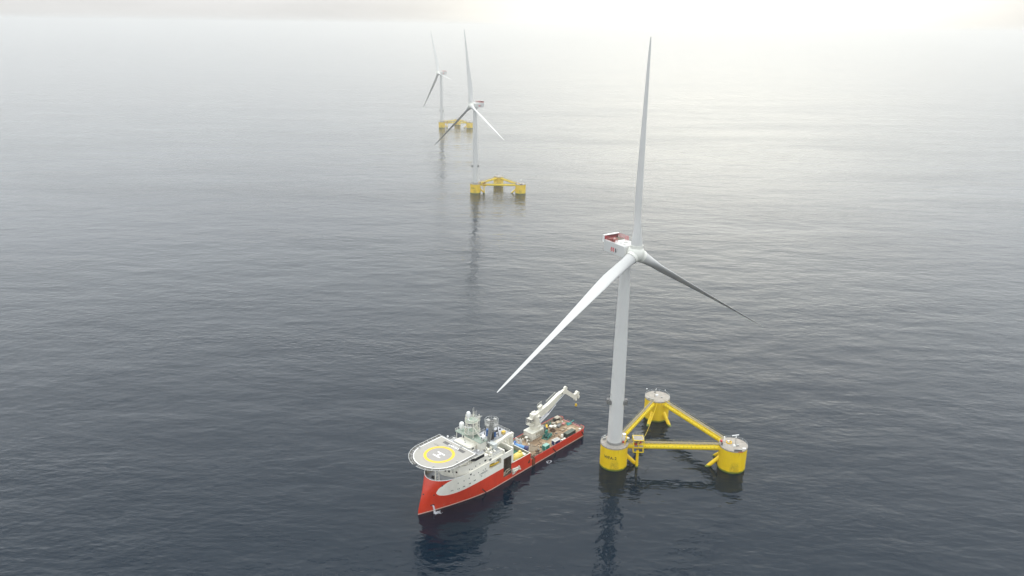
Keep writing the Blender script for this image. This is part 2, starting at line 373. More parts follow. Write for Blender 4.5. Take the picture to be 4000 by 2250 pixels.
def build_turbine():
    T = bpy.data.objects.new('floating_wind_turbine', None); COL.objects.link(T)
    # columns
    for key, P in (('A', PA), ('B', PB), ('C', PC)):
        c = MB().lathe([(CR, -6), (CR, 10.55), (CR+.06, 10.6), (CR+.06, HC), (CR-.2, HC)], n=56)
        col = c.build('column', YCOLS if key != 'C' else YCOL, T, loc=P)
        MB().lathe([(CR+.12, HC-.5), (CR+.12, HC+.05), (CR-.05, HC+.08)], n=56).build('deck_plate', CONC, col)
        rl = MB(); n = 20
        rl.rail([((CR-.02)*math.cos(2*math.pi*k/n), (CR-.02)*math.sin(2*math.pi*k/n), HC) for k in range(n)], 1.15, .03, 2, True)
        rl.build('railing', ALU, col)
        eq = MB()
        if key == 'B':
            eq.tube((.6, -.8, HC), (.6, -.8, HC+4.6), .09); eq.tube((-.9, .3, HC+4.2), (1.9, -.2, HC+5.0), .22, .22, 8, 1); eq.tube((.6, -.8, HC+3.9), (.6, -.8, HC+4.4), .3, .3, 8, 1)
            eq.box(1.0, 2.0, -1.6, -.8, HC, HC+.8, 2); eq.box(-.6, .3, -2.2, -1.5, HC, HC+.9, 1)
            eq.box(.9, 2.4, -5.2, -4.6, HC+.1, HC+.5, 1); eq.box(3.0, 4.4, -4.2, -3.4, HC+.1, HC+.5, 1)
            eq.box(-3.6, -3.1, 2.6, 3.1, HC, HC+2.2, 1); eq.ring((-1.6, 1.5), 1.3, 1.0, HC, HC+.5, 20, 3); eq.box(-2.1, -1.3, 1.8, 2.4, HC, HC+.7, 1)
            eq.box(-5.3, -4.5, 1.4, 2.4, HC, HC+1.0, 4); eq.box(-5.6, -4.9, -1.0, 0, HC, HC+1.1, 5)
            eq.box(-1.2, 2.2, -6.05, -5.75, HC+.05, HC+1.0, 0); eq.box(.6, 2.6, -6.12, -5.9, HC-.35, HC-.05, 4)
        if key == 'C':
            eq.tube((-1.4, -.6, HC), (-1.4, -.6, HC+3.8), .1); eq.tube((-1.5, -.6, HC+2.6), (-1.5, -.6, HC+3.0), .55, .55, 8)
            eq.tube((-1.2, -.4, HC+3.6), (-.9, -.4, HC+4.6), .1, .1, 6, 1); eq.box(-.8, .4, .2, 1.0, HC, HC+.8, 1); eq.box(1.6, 2.3, -1.6, -.9, HC, HC+.6, 2)
            eq.tube((-4.9, 3.2, HC), (-4.9, 3.2, HC+2.4), .05); eq.lathe([(.02, HC+2.3), (.28, HC+2.45), (.28, HC+2.75), (.02, HC+2.9)], (-4.9, 3.2, 0), 10, mi=1)
            eq.tube((4.4, 3.9, HC), (4.4, 3.9, HC+1.6), .05); eq.lathe([(.02, HC+1.5), (.2, HC+1.6), (.2, HC+1.8), (.02, HC+1.9)], (4.4, 3.9, 0), 10, mi=1)
            eq.box(-5.2, -4.0, -3.4, -2.8, HC, HC+.9, 2); eq.box(-4.0, -2.4, -4.6, -4.2, HC, HC+.9, 2)
        if key == 'A':
            eq.box(3.7, 4.7, .5, 1.5, HC, HC+3.4, 1); eq.box(3.5, 4.9, .3, 1.7, HC+3.4, HC+3.7, 1); eq.box(4.9, 5.8, .2, 1.2, HC, HC+1.2, 6)
            eq.box(5.0, 6.2, 1.5, 2.4, HC+.2, HC+1.6, 3); eq.box(5.6, 6.6, .8, 1.3, HC+1.3, HC+1.7, 1); eq.box(3.4, 4.2, -.9, -.3, HC, HC+.9, 4)
            eq.box(-4.9, -3.7, 1.8, 2.7, HC, HC+1.0, 2); eq.box(-4.4, -3.6, 2.8, 3.4, HC, HC+1.5, 2)
            eq.path([(3.9, -3.1, HC), (3.9, -3.1, HC+2.0), (5.4, .1, HC+2.3)], .12, mi=3); eq.path([(4.6, -2.2, HC), (4.6, -2.2, HC+2.1)], .1, mi=3); eq.path([(3.9, -3.1, HC+1.0), (5.4, .1, HC+1.3)], .1, mi=3)
        eq.pieces('deck_equipment', [MIDM, WHITEP, GREYROOF, YEL, REDP, DARKM, GREEN], col)
        if key == 'A': MB().lathe([(3.45, HC), (3.45, HC+1.15), (3.2, HC+1.2)], n=40).build('tower_flange', TGREY, col)
    # beams with walkways, braces
    for P, Q in ((PA, PB), (PA, PC), (PB, PC)):
        e = (Q-P).normalized(); s_ = Vector((-e.y, e.x, 0)); z = Vector((0, 0, 9.45))
        bm_ = MB().tube(tuple(P+e*5.8+z), tuple(Q-e*5.8+z), 1.15, None, 20)
        k = 24
        for i in range(k):
            q = P + e*(6.8 + (S-13.6)*i/(k-1)) + z
            bm_.tube(tuple(q-e*.06), tuple(q+e*.06), 1.19, None, 20, 1 if False else 0)
            bm_.obox(tuple(q+Vector((0, 0, 1.3))-s_*.55), (0, 0, 1), (.9, .14, .14), 0)
            bm_.obox(tuple(q+Vector((0, 0, 1.3))+s_*.55), (0, 0, 1), (.9, .14, .14), 0)
            for sd in (-1, 1): bm_.obox(tuple(q+s_*(sd*1.12)+Vector((0, 0, .55))), (0, 0, 1), (.6, .1, .1), 1)  # brown saddle ticks; their dark colour paints the walkway brackets' shadows on the tube
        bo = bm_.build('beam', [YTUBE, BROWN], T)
        w0, w1 = P+e*6.0, Q-e*6.0
        MB().obox(tuple((w0+w1)/2+Vector((0, 0, 11.42))), tuple(e), ((w1-w0).length, 1.15, .1)).build('walkway', GRATE, bo, False)
        rl = MB()
        for sd in (-1, 1):
            rl.rail([tuple(w0+s_*(.56*sd)+Vector((0, 0, 11.46))), tuple(w1+s_*(.56*sd)+Vector((0, 0, 11.46)))], 1.05, .018, 3.4, False, 1)
            rl.tube(tuple(w0+s_*(.6*sd)+Vector((0, 0, 11.5))), tuple(w1+s_*(.6*sd)+Vector((0, 0, 11.5))), .06, None, 4)
        rl.build('railing', mat('pale_yellow_rail', (.62, .52, .20), .5), bo)
        for X, d in ((P, e), (Q, -e)):
            MB().tube(tuple(X+d*5.3+Vector((0, 0, 5.0))), tuple(X+d*14.5+Vector((0, 0, -4.2))), .85, None, 18).build('brace', YCOL, T)
    # boat access cage and pole on the front beam
    cg = MB()
    x0, x1, y0, y1, z0, z1 = 8.1, 12.5, -2.6, 1.8, 7.8, 13.6
    for x in (x0, x1):
        for y in (y0, y1): cg.obox((x, y, (z0+z1)/2), (0, 0, 1), (z1-z0, .30, .30))
        for z in (z0, z0+2.3, z1): cg.obox((x, (y0+y1)/2, z), (0, 1, 0), (y1-y0, .28, .28))
    for y in (y0, y1):
        for z in (z0, z0+2.3, z1): cg.obox(((x0+x1)/2, y, z), (1, 0, 0), (x1-x0, .3, .3))
    cg.obox(((x0+x1)/2, y0, (z0+2.3+z1)/2), (0, 0, 1), (z1-z0-2.3, .22, .22))
    cage = cg.build('access_cage', YTUBE, T)
    fl = MB().box(x0, x1, y0, y1, z0+2.35, z0+2.45).box(x0+.2, x1-.2, y0+.2, y1-.2, z1-.1, z1+.05)
    fl.pieces('cage_floor', CONC, cage, False)
    gr = MB()
    for i in range(14):
        a = random.uniform(x0+.4, x1-1.2); b_ = random.uniform(y0+.3, y1-1.0); c_ = random.uniform(z0+2.5, z1-1.6)
        gr.box(a, a+random.uniform(.3, .9), b_, b_+random.uniform(.2, .8), c_, c_+random.uniform(.3, 1.1), i % 3)
    gr.pieces('cage_gear', [BROWN, REDP, PINK], cage, False)
    rl = MB().rail([(x0, y0, z1), (x1, y0, z1), (x1, y1, z1), (x0, y1, z1)], 1.2, .035, 1.5, True)
    rl.rail([(5.8, -1.6, HC-.3), (x0, -1.9, HC-.6)], 1.2, .04, 1.1).rail([(5.8, 1.6, HC-.3), (x0, 1.7, HC-.6)], 1.2, .04, 1.1)
    rl.build('railing', ALU, cage)
    MB().tube((10.15, -1.9, -5), (10.15, -1.9, 8.3), .62, None, 18).build('landing_pole', YCOL, T)
    MB().path([(13.2+i*(PC.x-13.2-1)/10, 1.2+i*(PC.y-7.2)/10, 13.3-i*.25-1.6*math.sin(math.pi*i/10)) for i in range(11)], .06, 5).build('mooring_line', YTUBE, T)
    # tower
    tw = MB().lathe([(3.22, HC+.2), (3.2, HC+1.2), (3.05, 30), (2.75, 55), (2.35, 80), (2.08, 97)], n=48).build('tower', TOWERM, T)
    fd = MB()
    for sx in (-1, 1):
        fd.box(sx*3.7-.75, sx*3.7+.75, -1.1, .9, 30.0, 32.2); fd.lathe([(1.0, -.3), (1.0, .3)], (sx*3.2, -1.5, 31.1), 14, 'y', 1)
    fd.tube((-3.0, -.9, 35.2), (-3.7, -1.2, 34.7), .14)
    fd.pieces('tower_bracket', [mat('bracket_grey', (.13, .13, .13), .6), MIDM], tw)
    return T

def build_nacelle():
    out = [(-9.7, -1.1), (-9.3, -1.55), (2.6, -1.75), (3.35, -1.0), (3.35, 2.75), (2.9, 3.3), (-9.4, 3.45), (-9.75, 3.1)]
    mb = MB(); yw = 3.9; ch = .45; n = len(out)
    cx, cz = -3.2, .8
    def ins(p, k): return (cx+(p[0]-cx)*(1-k*.08), cz+(p[1]-cz)*(1-k*.2))
    rings = [(-yw, 1), (-yw+ch, 0), (yw-ch, 0), (yw, 1)]
    vs = []
    for y, k in rings: vs += [(ins(p, k*.5)[0], y, ins(p, k*.5)[1]) for p in out]
    fs = [(i*n+k, i*n+(k+1) % n, (i+1)*n+(k+1) % n, (i+1)*n+k) for i in range(3) for k in range(n)] + [tuple(range(n)), tuple(range(3*n, 4*n))]
    mb.add(vs, fs)
    nac = mb.build('nacelle', TURB, None, ang=25)
    MB().box(-10.0, -9.75, -3.8, 3.8, 2.6, 4.9, 1).box(-10.3, -9.5, -4.0, -3.75, 2.3, 5.1, 0).box(-10.3, -9.5, 3.75, 4.0, 2.3, 5.1, 0).box(-10.35, -9.45, -4.0, 4.0, 4.9, 5.2, 0).build('cooler_panel', [WHITEP, DKRED], nac, False)
    rl = MB()
    for y in (-3.7, 3.7):
        rl.rail([(-9.6, y, 3.3), (-3.3, y, 3.3)], 1.75, .055, .9, False, 4)
        rl.tube((-9.6, y, 5.0), (-7.8, y, 3.3), .07)
    rl.rail([(-3.3, -3.7, 3.3), (-3.3, -2.2, 3.3)], 1.75, .05, .75, False, 3).rail([(-3.3, 2.2, 3.3), (-3.3, 3.7, 3.3)], 1.75, .05, .75, False, 3)
    rl.rail([(-5.6, -3.4, 3.3), (-5.6, -1.2, 3.3)], 1.75, .05, .6, False, 4)
    rl.build('roof_railing', RAILRED, nac)
    MB().box(-9.5, -5.4, -3.3, 3.3, 3.3, 3.52, 0).box(-8.6, -6.6, -3.0, -1.0, 3.52, 4.0, 0).box(-4.6, -4.1, -3.2, -2.7, 4.6, 5.0, 1).box(-5.5, -4.3, -3.4, -2.6, 3.3, 4.4, 0).build('roof_platform', [BROWN, WHITEP], nac, False)
    MB().lathe([(.5, 3.1), (.5, 3.5)], (-1.6, -1.8, 0), 16).lathe([(.9, 3.1), (.9, 3.46)], (-1.2, .4, 0), 16).box(.6, 1.6, -2.6, -1.9, 3.1, 3.45).pieces('roof_hatch', GREYROOF, nac)
    # striped emblem on both flanks
    for sd in (-1, 1):
        e = MB()
        def stroke(x, z0, z1, dx, w, mi):
            xx = x if sd < 0 else -7.2-x
            k = 1 if sd < 0 else -1
            y = sd*(yw+.02)
            a = [(xx, y, z0), (xx+k*w, y, z0), (xx+k*(w+dx), y, z1), (xx+k*dx, y, z1)]
            e.add(a + [(p[0], y-sd*.06, p[2]) for p in a], [(0, 1, 2, 3), (4, 5, 6, 7), (0, 1, 5, 4), (1, 2, 6, 5), (2, 3, 7, 6), (3, 0, 4, 7)], mi)
        stroke(-5.5, -.35, 1.25, .55, .18, 0); stroke(-4.85, -.45, 1.25, .0, .55, 0); stroke(-4.3, -.3, 1.2, .45, .18, 0)
        stroke(-3.75, -.45, 1.25, .0, .55, 0); stroke(-3.1, -.3, 1.2, .3, .12, 0)
        stroke(-2.45, -.45, 1.25, .0, .55, 1); stroke(-1.85, -.35, 1.25, .6, .18, 2); stroke(-5.5, -.85, -.75, 0, 3.4, 2)
        e.build('emblem', [RAILRED, LETTER, LETTERG], nac, False)
    return nac

def build_hub():
    mb = MB().lathe([(2.3, -2.35), (3.0, -2.2), (3.25, -1.4), (3.35, 0), (3.2, 1.1), (2.7, 2.1), (1.8, 2.8), (.8, 3.15), (.05, 3.22)], (0, 0, 0), 40, 'x')
    for j in range(3):
        a = 2*math.pi*j/3
        d = Vector((math.sin(CONE), math.cos(CONE)*math.sin(a), math.cos(CONE)*math.cos(a)))
        mb.tube(tuple(d*1.0), tuple(d*3.3), 2.62, 2.55, 32); mb.tube(tuple(d*3.3), tuple(d*3.42), 2.62, 2.62, 32)
    return mb.build('rotor_hub', CREAM_HUB, None)
CREAM_HUB = mat('hub_ivory_coating', (.70, .70, .64), .4, 0, .05, .3)

turb0 = build_turbine(); nac0 = build_nacelle(); hub0 = build_hub(); blade0 = make_blade_mesh().build('rotor_blade', TURB, None, ang=60)
def copy_kids(o, to):
    for ch in list(o.children):
        c = ch.copy(); COL.objects.link(c); c.parent = to; copy_kids(ch, c)
def place_turbine(first, x, y, th, psi, ph, tl, label):
    if first: T = turb0
    else:
        T = turb0.copy(); COL.objects.link(T); copy_kids(turb0, T)
    T.location = (x, y, 0); T.rotation_euler = (0, 0, th)
    tag(T, label, 'wind turbine', 'floating wind turbines in a row')
    yaw = Matrix.Rotation(psi-th, 4, 'Z'); top = Matrix.Translation((0, 0, ZH)) @ yaw
    rot = top @ Matrix.Rotation(-tl, 4, 'Y') @ Matrix.Translation((OH, 0, 0))
    return T, top, rot
DATA = [(46.049, 300.239, -.01384, -.984377, .029296, .109753, 'large clear white wind turbine on yellow floats, standing beside the red ship'),
        (-43.968, 882.591, .006731, -2.50809, -.16303, .083865, 'half misted wind turbine on yellow floats, standing between the clear one and the palest one'),
        (-136.216, 1473.566, -.004822, -2.660346, -.435524, .095616, 'smallest and palest wind turbine, almost lost in the mist')]
plan = [place_turbine(i == 0, *d) for i, d in enumerate(DATA)]
for i, (T, top, rot) in enumerate(plan):
    if i == 0: n_, h_ = nac0, hub0
    else:
        n_ = nac0.copy(); COL.objects.link(n_); copy_kids(nac0, n_); h_ = hub0.copy(); COL.objects.link(h_)
    n_.parent = T; n_.matrix_local = top
    ph = DATA[i][4]
    h_.parent = T; h_.matrix_local = rot @ Matrix.Rotation(-ph, 4, 'X')
    for j in range(3):
        b_ = blade0 if (i == 0 and j == 0) else blade0.copy()
        if b_ is not blade0: COL.objects.link(b_)
        b_.parent = T; b_.matrix_local = rot @ Matrix.Rotation(-ph - j*2*math.pi/3, 4, 'X') @ Matrix.Rotation(CONE, 4, 'Y')
    ca = [c for c in T.children if c.name.startswith('column') and c.location.length < 1][0]
    if i < 2: col_text(ca, ('WFA-2', 'WFA-1')[i], R(-98.7-13.5), 6.3, 1.95, LETTER)

# ------------------------------------------------------------------ the red ship (local frame: u aft, v to port, z up)
SH_A = R(47.4)
SHIP_M = Matrix.Translation((-36.06, 260.17, 0)) @ Matrix.Rotation(SH_A, 4, 'Z')
ship = empty('offshore_ship', SHIP_M, 'red and white offshore support ship with round helideck over its bow, moored near yellow floats', 'ship')
def SM(): return MB(lambda u, v, z: (u, -v, z))
def stem_u(z):
    z = max(z, 0.0); return 0.10*z + 0.022*z*z
def half_b(u, z):
    s = u-stem_u(z)
    if s <= 0: return 0.0
    zz = min(max(z, 0.0), 14.2)/14.2; w = zz**1.2
    t = min(s/(33-19*w), 1.0); n = 1.4+.6*w; mm = 1-.5*w
    b = 8.8*(1-(1-t)**n)**mm
    if u > 94.2:
        k = min((u-94.2)/3.45, 1.0); b -= 2.2*(1-math.sqrt(1-k*k))
    return b

def hull_material():
    mt, h, b, oc = newmat('hull_paint', .38)
    sep = h.n('ShaderNodeSeparateXYZ'); h.l(oc, sep.inputs[0]); x, y, z = sep.outputs
    def curve(pts):
        nd = h.n('ShaderNodeFloatCurve'); c = nd.mapping.curves[0]
        c.points[0].location = pts[0]; c.points[1].location = pts[-1]
        for p in pts[1:-1]: c.points.new(*p)
        for p in c.points: p.handle_type = 'AUTO_CLAMPED'
        nd.mapping.update(); h.l(h.math('DIVIDE', x, 60.0), nd.inputs['Value']); return h.math('MULTIPLY', nd.outputs[0], 16.0)
    lo = curve([(0, 1), (.10, 1), (.108, .62), (.1105, .555), (.118, .505), (.147, .4425), (.181, .415), (.2275, .408), (.30, .4275), (.38, .465), (.47, .475), (1, .475)])
    hi = curve([(0, 0), (.10, 0), (.108, .50), (.1105, .555), (.115, .60), (.127, .684), (.15, .756), (.173, .825), (.20, .869), (.225, .90), (.24, 1), (1, 1)])
    nz = h.noise(h.scale(oc, (.6, .6, .12)), .9, 5, .65)
    nb = h.noise(oc, .16, 3, .5)
    red = h.mix(h.ramp(nz, .3, .72), (.55, .033, .010), (.66, .047, .013))
    red = h.mix(h.math('MULTIPLY', h.ramp(nb, .45, .7), .35), red, (.66, .058, .018))
    wht = h.mix(h.ramp(nz, .28, .6), (.80, .77, .67), (.89, .865, .765))
    isw = h.math('MULTIPLY', h.math('GREATER_THAN', z, lo), h.math('LESS_THAN', z, hi))
    isw = h.math('MULTIPLY', isw, h.math('LESS_THAN', x, 46.6))
    col = h.mix(isw, red, wht)
    line = h.math('MULTIPLY', h.math('GREATER_THAN', z, .36), h.math('LESS_THAN', z, .74))
    col = h.mix(line, col, (.68, .52, .44))
    foot = h.math('LESS_THAN', z, .36); col = h.mix(foot, col, (.10, .012, .012))
    h.l(col, b.inputs['Base Color']); b.inputs['Coat Weight'].default_value = .15
    return mt
HULLM = hull_material()

def build_hull():
    lev = [-2, -.2, 0, .5, 1, 2, 3, 4, 5, 6, 7, 8, 9, 10, 11, 12, 13, 13.7, 14.2]; ns = 64
    vs = []; idx = {}
    for i, z in enumerate(lev):
        us = stem_u(z)
        for j in range(ns+1):
            f = j/ns; u = us + (97.6-us)*(.55*f*f+.45*f if f < 1 else 1)
            b = half_b(u, z)
            idx[i, j, 0] = len(vs); vs.append((u, b, z))
            if j > 0: idx[i, j, 1] = len(vs); vs.append((u, -b, z))
            else: idx[i, j, 1] = idx[i, j, 0]
    fs = []
    for sd in (0, 1):
        for i in range(len(lev)-1):
            for j in range(ns):
                q = [idx[i, j, sd], idx[i, j+1, sd], idx[i+1, j+1, sd], idx[i+1, j, sd]]
                fs.append(q)
    for i in (0, len(lev)-1):
        for j in range(ns):
            q = [idx[i, j, 0], idx[i, j+1, 0], idx[i, j+1, 1], idx[i, j, 1]]
            fs.append(q[:3] if j == 0 else q)
    for i in range(len(lev)-1): fs.append([idx[i, ns, 0], idx[i+1, ns, 0], idx[i+1, ns, 1], idx[i, ns, 1]])
    mb = SM().add(vs, fs); o = mb.build('hull', HULLM, None)
    cuts = []
    def cut(mb_, mt):
        c = mb_.build('cutter', mt, None, False); cuts.append(c)
    # fore deck well inside the oval rim
    def rim(z, inset, u1):
        pts = []
        for k in range(15):
            u = stem_u(z)+.35+(u1-stem_u(z)-.35)*(k/14)**1.6; pts.append((u, max(half_b(u, z)-inset, .05)))
        return pts
    r_ = rim(14.2, .28, 20.0)
    cut(SM().prism(r_ + [(u, -v) for u, v in reversed(r_)], 12.6, 15), BEIGE)
    cut(SM().box(46.0, 57.2, -10, 10, 7.5, 16), WHITE)
    cut(SM().box(57.2, 110, -10, 10, 4.05, 16), REDP)
    cut(SM().box(46.2, 56.9, -8.5, 8.5, 5.4, 9), BEIGE)
    a_ = []
    for k in range(12):
        u = 57.6+(97.3-57.6)*(k/11 if k < 7 else k/11); a_.append((u, half_b(u, 3)-.3))
    a_ = [(57.6, 8.5), (94.2, 8.5), (95.6, 8.28), (96.6, 7.75), (97.2, 7.0), (97.2, 6.0)]
    cut(SM().prism(a_ + [(u, -v) for u, v in reversed(a_)], 2.6, 6), BEIGE)
    cut(SM().box(96.9, 99, -5.6, 5.2, 2.75, 6), REDP)                         # open stern
    cut(SM().box(58.3, 59.7, 7, 10, 1.2, 6), BEIGE)                           # gangway gap in the port bulwark
    cut(SM().box(40.0, 44.8, 5.6, 10, 2.9, 11.75), BROWN)                     # tall side door
    cut(SM().vprism([(31.5, 10.6), (38.5, 10.6), (38.5, 12.7), (37.9, 13.4), (36.0, 13.4), (34.2, 12.95), (31.5, 12.95)], 5.6, 10), CREAM)
    cut(SM().box(40.7, 45.4, 1.0, 8.4, 11.9, 16), CREAM)                      # deck pocket on top of the tower
    for c in cuts:
        md = o.modifiers.new('cut', 'BOOLEAN'); md.object = c; md.operation = 'DIFFERENCE'; md.solver = 'EXACT'; md.material_mode = 'TRANSFER'
    dg = bpy.context.evaluated_depsgraph_get(); me = bpy.data.meshes.new_from_object(o.evaluated_get(dg)); me.name = 'hull'
    o.modifiers.clear(); o.data = me
    for c in cuts: bpy.data.objects.remove(c)
    for p in me.polygons: p.use_smooth = True
    me.set_sharp_from_angle(angle=R(28))
    o.parent = ship
    return o
hull = build_hull()

def P(mb, name, mt, parent=ship, **k): return mb.build(name, mt, parent, **k)

# decks laid in the wells
r_ = [(stem_u(14.2)+.65+(19.5-stem_u(14.2)-.65)*(k/14)**1.6) for k in range(15)]
r_ = [(u, max(half_b(u, 14.2)-.36, .04)) for u in r_]
P(SM().prism(r_ + [(u, -v) for u, v in reversed(r_)], 12.604, 12.66), 'foredeck', GREYDK, smooth=False)
P(SM().prism([(57.7, 8.4), (94.2, 8.4), (95.5, 8.2), (96.5, 7.7), (97.0, 7.0), (97.3, 5.0), (97.3, -5.4), (97.0, -7.0), (96.5, -7.7), (95.5, -8.2), (94.2, -8.4), (57.7, -8.4)], 2.604, 2.72), 'working_deck', WOOD, smooth=False)
P(SM().box(46.3, 56.8, -8.4, 8.4, 5.404, 5.5), 'lifeboat_deck', GREEN, smooth=False)
P(SM().box(40.75, 45.35, 1.05, 8.35, 11.904, 11.96), 'tower_deck', GREEN, smooth=False)
# rim rail of the bow (white cap)
cap = SM(); rp = []
for k in range(16):
    u = stem_u(14.2)+.1+(17-stem_u(14.2)-.1)*(k/15)**1.7; rp.append((u, half_b(u, 14.2)-.12, 14.25))
cap.path([(u, -v, z) for u, v, z in reversed(rp)] + rp, .16, 8); P(cap, 'bow_rail', WHITEP)
# bulwark stays on both inner sides of the working deck
st = SM()
for sd in (-1, 1):
    for k in range(24):
        u = 61.5+k*1.42
        st.vprism([(u-.06, 2.72), (u+.06, 2.72), (u+.06, 4.0), (u-.06, 4.0)], sd*8.49, sd*8.1)
P(st, 'bulwark_stay', BEIGE, smooth=False)
edge = SM()
edge.path([(46.3, -8.66, 7.52), (57.1, -8.66, 7.52)], .14, 6).path([(57.4, -8.66, 4.08), (94.2, -8.66, 4.08), (95.6, -8.42, 4.08), (96.7, -7.85, 4.08), (97.3, -7.1, 4.08), (97.4, -5.6, 4.08)], .14, 6)
edge.path([(59.8, 8.66, 4.08), (94.2, 8.66, 4.08), (95.6, 8.42, 4.08), (96.7, 7.85, 4.08), (97.3, 7.1, 4.08), (97.4, 5.3, 4.08)], .12, 6)
P(edge, 'bulwark_cap', REDP)
P(SM().box(97.05, 97.5, -5.5, 5.1, 2.7, 2.95).rail([(97.2, -3.0, 2.9), (97.2, 5.0, 2.9)], .9, .04, 1.4), 'stern_barrier', PINK, smooth=False)
# fender bars and scuppers on the hull side
for (u0, z0, u1, z1) in ((27.4, 3.2, 29.7, .45), (72.4, 3.2, 74.6, .6), (93.6, 3.2, 95.2, .9)):
    v0 = half_b(u0, z0)+.04; v1 = half_b(u1, z1)+.04
    P(SM().obox(((u0+u1)/2, (v0+v1)/2, (z0+z1)/2), (u1-u0, v1-v0, z1-z0), (math.dist((u0, z0), (u1, z1)), .5, .34)), 'fender_bar', BLACKRUB, smooth=False)
def on_hull(mb, u, z, w, h_, d=.05, mi=0):
    b0 = half_b(u-w/2, z); b1 = half_b(u+w/2, z); bt = half_b(u, z+h_/2); bb = half_b(u, z-h_/2); c = half_b(u, z)
    t = Vector((w, b1-b0, 0)).normalized(); g = Vector((0, bt-bb, h_)).normalized(); n = Vector((-t.y, t.x, 0))
    if n.y < 0: n = -n
    n = (n - g*n.dot(g)).normalized(); p = Vector((u, c, z))
    vs = [tuple(p + t*w/2*i + g*h_/2*j + n*d*k) for k in (-1, 1) for j in (-1, 1) for i in (-1, 1)]
    return mb.add(vs, [(0, 1, 3, 2), (4, 5, 7, 6), (0, 1, 5, 4), (2, 3, 7, 6), (0, 2, 6, 4), (1, 3, 7, 5)], mi)
for (u, z) in ((12.35, 8.43), (13.0, 8.4), (15.14, 8.3), (15.75, 8.3), (17.53, 8.58), (18.12, 8.56), (20.31, 8.93), (20.85, 8.93), (22.69, 9.45), (23.3, 9.4), (14.76, 11.48), (17.43, 11.54), (19.91, 11.8), (22.54, 12.01), (25.18, 12.08), (27.78, 12.0), (29.1, 12.0)):
    P(on_hull(SM(), u, z, .34, .42, .035), 'porthole', GLASS, smooth=False)
P(on_hull(SM(), 20.78, 13.2, .8, .6, .05), 'side_window', GLASS, smooth=False)
P(on_hull(on_hull(SM(), 5.6, 3.45, 1.7, .34, .06), 5.6, 3.1, 1.9, .12, .07), 'overboard_outlet', DARKM, smooth=False)
for (u, z) in ((2.75, 8.7), (5.92, 8.03), (8.6, 12.0)): P(on_hull(SM(), u, z, .5, .5, .06), 'mooring_eye', DARKM, smooth=False)
for (u, z) in ((10.29, 2.09), (13.17, 1.98), (16.06, 1.93), (21.87, 2.2)): P(on_hull(SM(), u, z, .55, .24, .03), 'hull_mark', PINK, smooth=False)
P(on_hull(on_hull(SM(), 56.2, 3.3, 1.2, .9, .05), 56.5, 3.7, .5, 1.2, .08), 'mooring_bracket', RUST, smooth=False)
vs_, fs_ = text_mesh('LARISSA', 1.15, .0, .01, 4.5)
P(SM().add([(28.0+x, 8.86+d, 10.8+y) for x, y, d in vs_], fs_), 'ship_name', LETTERG, smooth=False)
P(SM().box(26.55, 27.25, 8.83, 8.87, 9.45, 9.53).box(26.86, 26.94, 8.83, 8.87, 9.45, 10.1).box(26.6, 26.7, 8.83, 8.87, 9.45, 9.8).box(27.1, 27.2, 8.83, 8.87, 9.45, 9.8), 'port_mark', LETTERG, smooth=False)

# deckhouse, bridge and upper works
dh = [(13.1, 0), (13.25, 1.2), (13.8, 2.6), (14.7, 4.3), (15.8, 5.9), (17.3, 7.3), (19.2, 8.05), (21, 8.3), (31.4, 8.3)]
P(SM().prism(dh + [(u, -v) for u, v in reversed(dh[1:])], 12.65, 17.6), 'deckhouse', WHITE, ang=30)
for (u, v, z) in ((13.42, 1.75, 15.2), (14.1, 3.15, 15.2), (14.95, 4.7, 15.2), (15.75, 5.8, 15.2)):
    d = Vector((1, 1.45, 0)).normalized()
    for sg in (1, -1):
        P(SM().obox((u-.02, sg*(v+.03), z), (d.x, sg*d.y, 0), (.62, .16, .85)), 'front_window', GLASS, smooth=False)
for (u, z) in ((24.0, 15.4), (26.4, 15.4), (21.9, 14.9), (20.6, 15.4)): P(SM().box(u-.2, u+.2, 8.28, 8.34, z-.22, z+.22), 'side_porthole', GLASS, smooth=False)
P(SM().box(29.0, 30.1, 8.28, 8.35, 15.2, 15.9), 'side_window', GLASS, smooth=False)
P(SM().box(28.9, 39.8, -8.6, 8.3, 14.25, 15.7).box(31.5, 33.4, 8.25, 8.42, 13.6, 15.6), 'boat_deck_house', WHITE, smooth=False)
P(SM().box(31.75, 33.0, 8.4, 8.45, 13.9, 15.3), 'side_opening', MIDM, smooth=False)
bro = [(22.6, 3.0), (22.3, 8.0), (23.2, 8.75), (28.7, 8.75), (28.9, 8.0)]
bro = [(22.4, 2.0)] + bro[1:] + [(29.0, 0)]
full = [(u, v) for u, v in bro] + [(u, -v) for u, v in reversed(bro[:-1])]
br = P(SM().prism(full, 17.6, 17.95).prism([(u, v*1.012) for u, v in full], 19.45, 19.85), 'bridge', WHITE, smooth=False)
P(SM().prism([(24.0+(u-24)*.97, v*.97) for u, v in full], 17.95, 19.45), 'bridge_core', DARKM, parent=br, smooth=False)
for sg in (1, -1):
    for k in range(4):
        u = 23.35+k*1.36; P(SM().box(u, u+1.2, sg*8.55, sg*8.68, 18.0, 19.4), 'bridge_window', GLASS, parent=br, smooth=False)
    for k in range(4): P(SM().box(22.42, 22.52, sg*(2.4+k*1.42), sg*(3.65+k*1.42), 18.0, 19.4), 'bridge_window', GLASS, parent=br, smooth=False)
wh = [(24.1, 4.0), (24.6, 4.5), (27.6, 4.5), (28.2, 4.0)]
whf = wh + [(u, -v) for u, v in reversed(wh)]
wb = P(SM().prism(whf, 19.85, 21.6).prism([(26.1+(u-26.1)*1.06, v*1.03) for u, v in whf], 21.6, 22.0).prism([(26.1+(u-26.1)*.85, v*.9) for u, v in whf], 22.0, 22.25), 'upper_bridge', WHITE, smooth=False)
P(SM().box(25.5, 26.6, 4.5, 4.56, 20.7, 21.3), 'upper_window', GLASS, parent=wb, smooth=False)
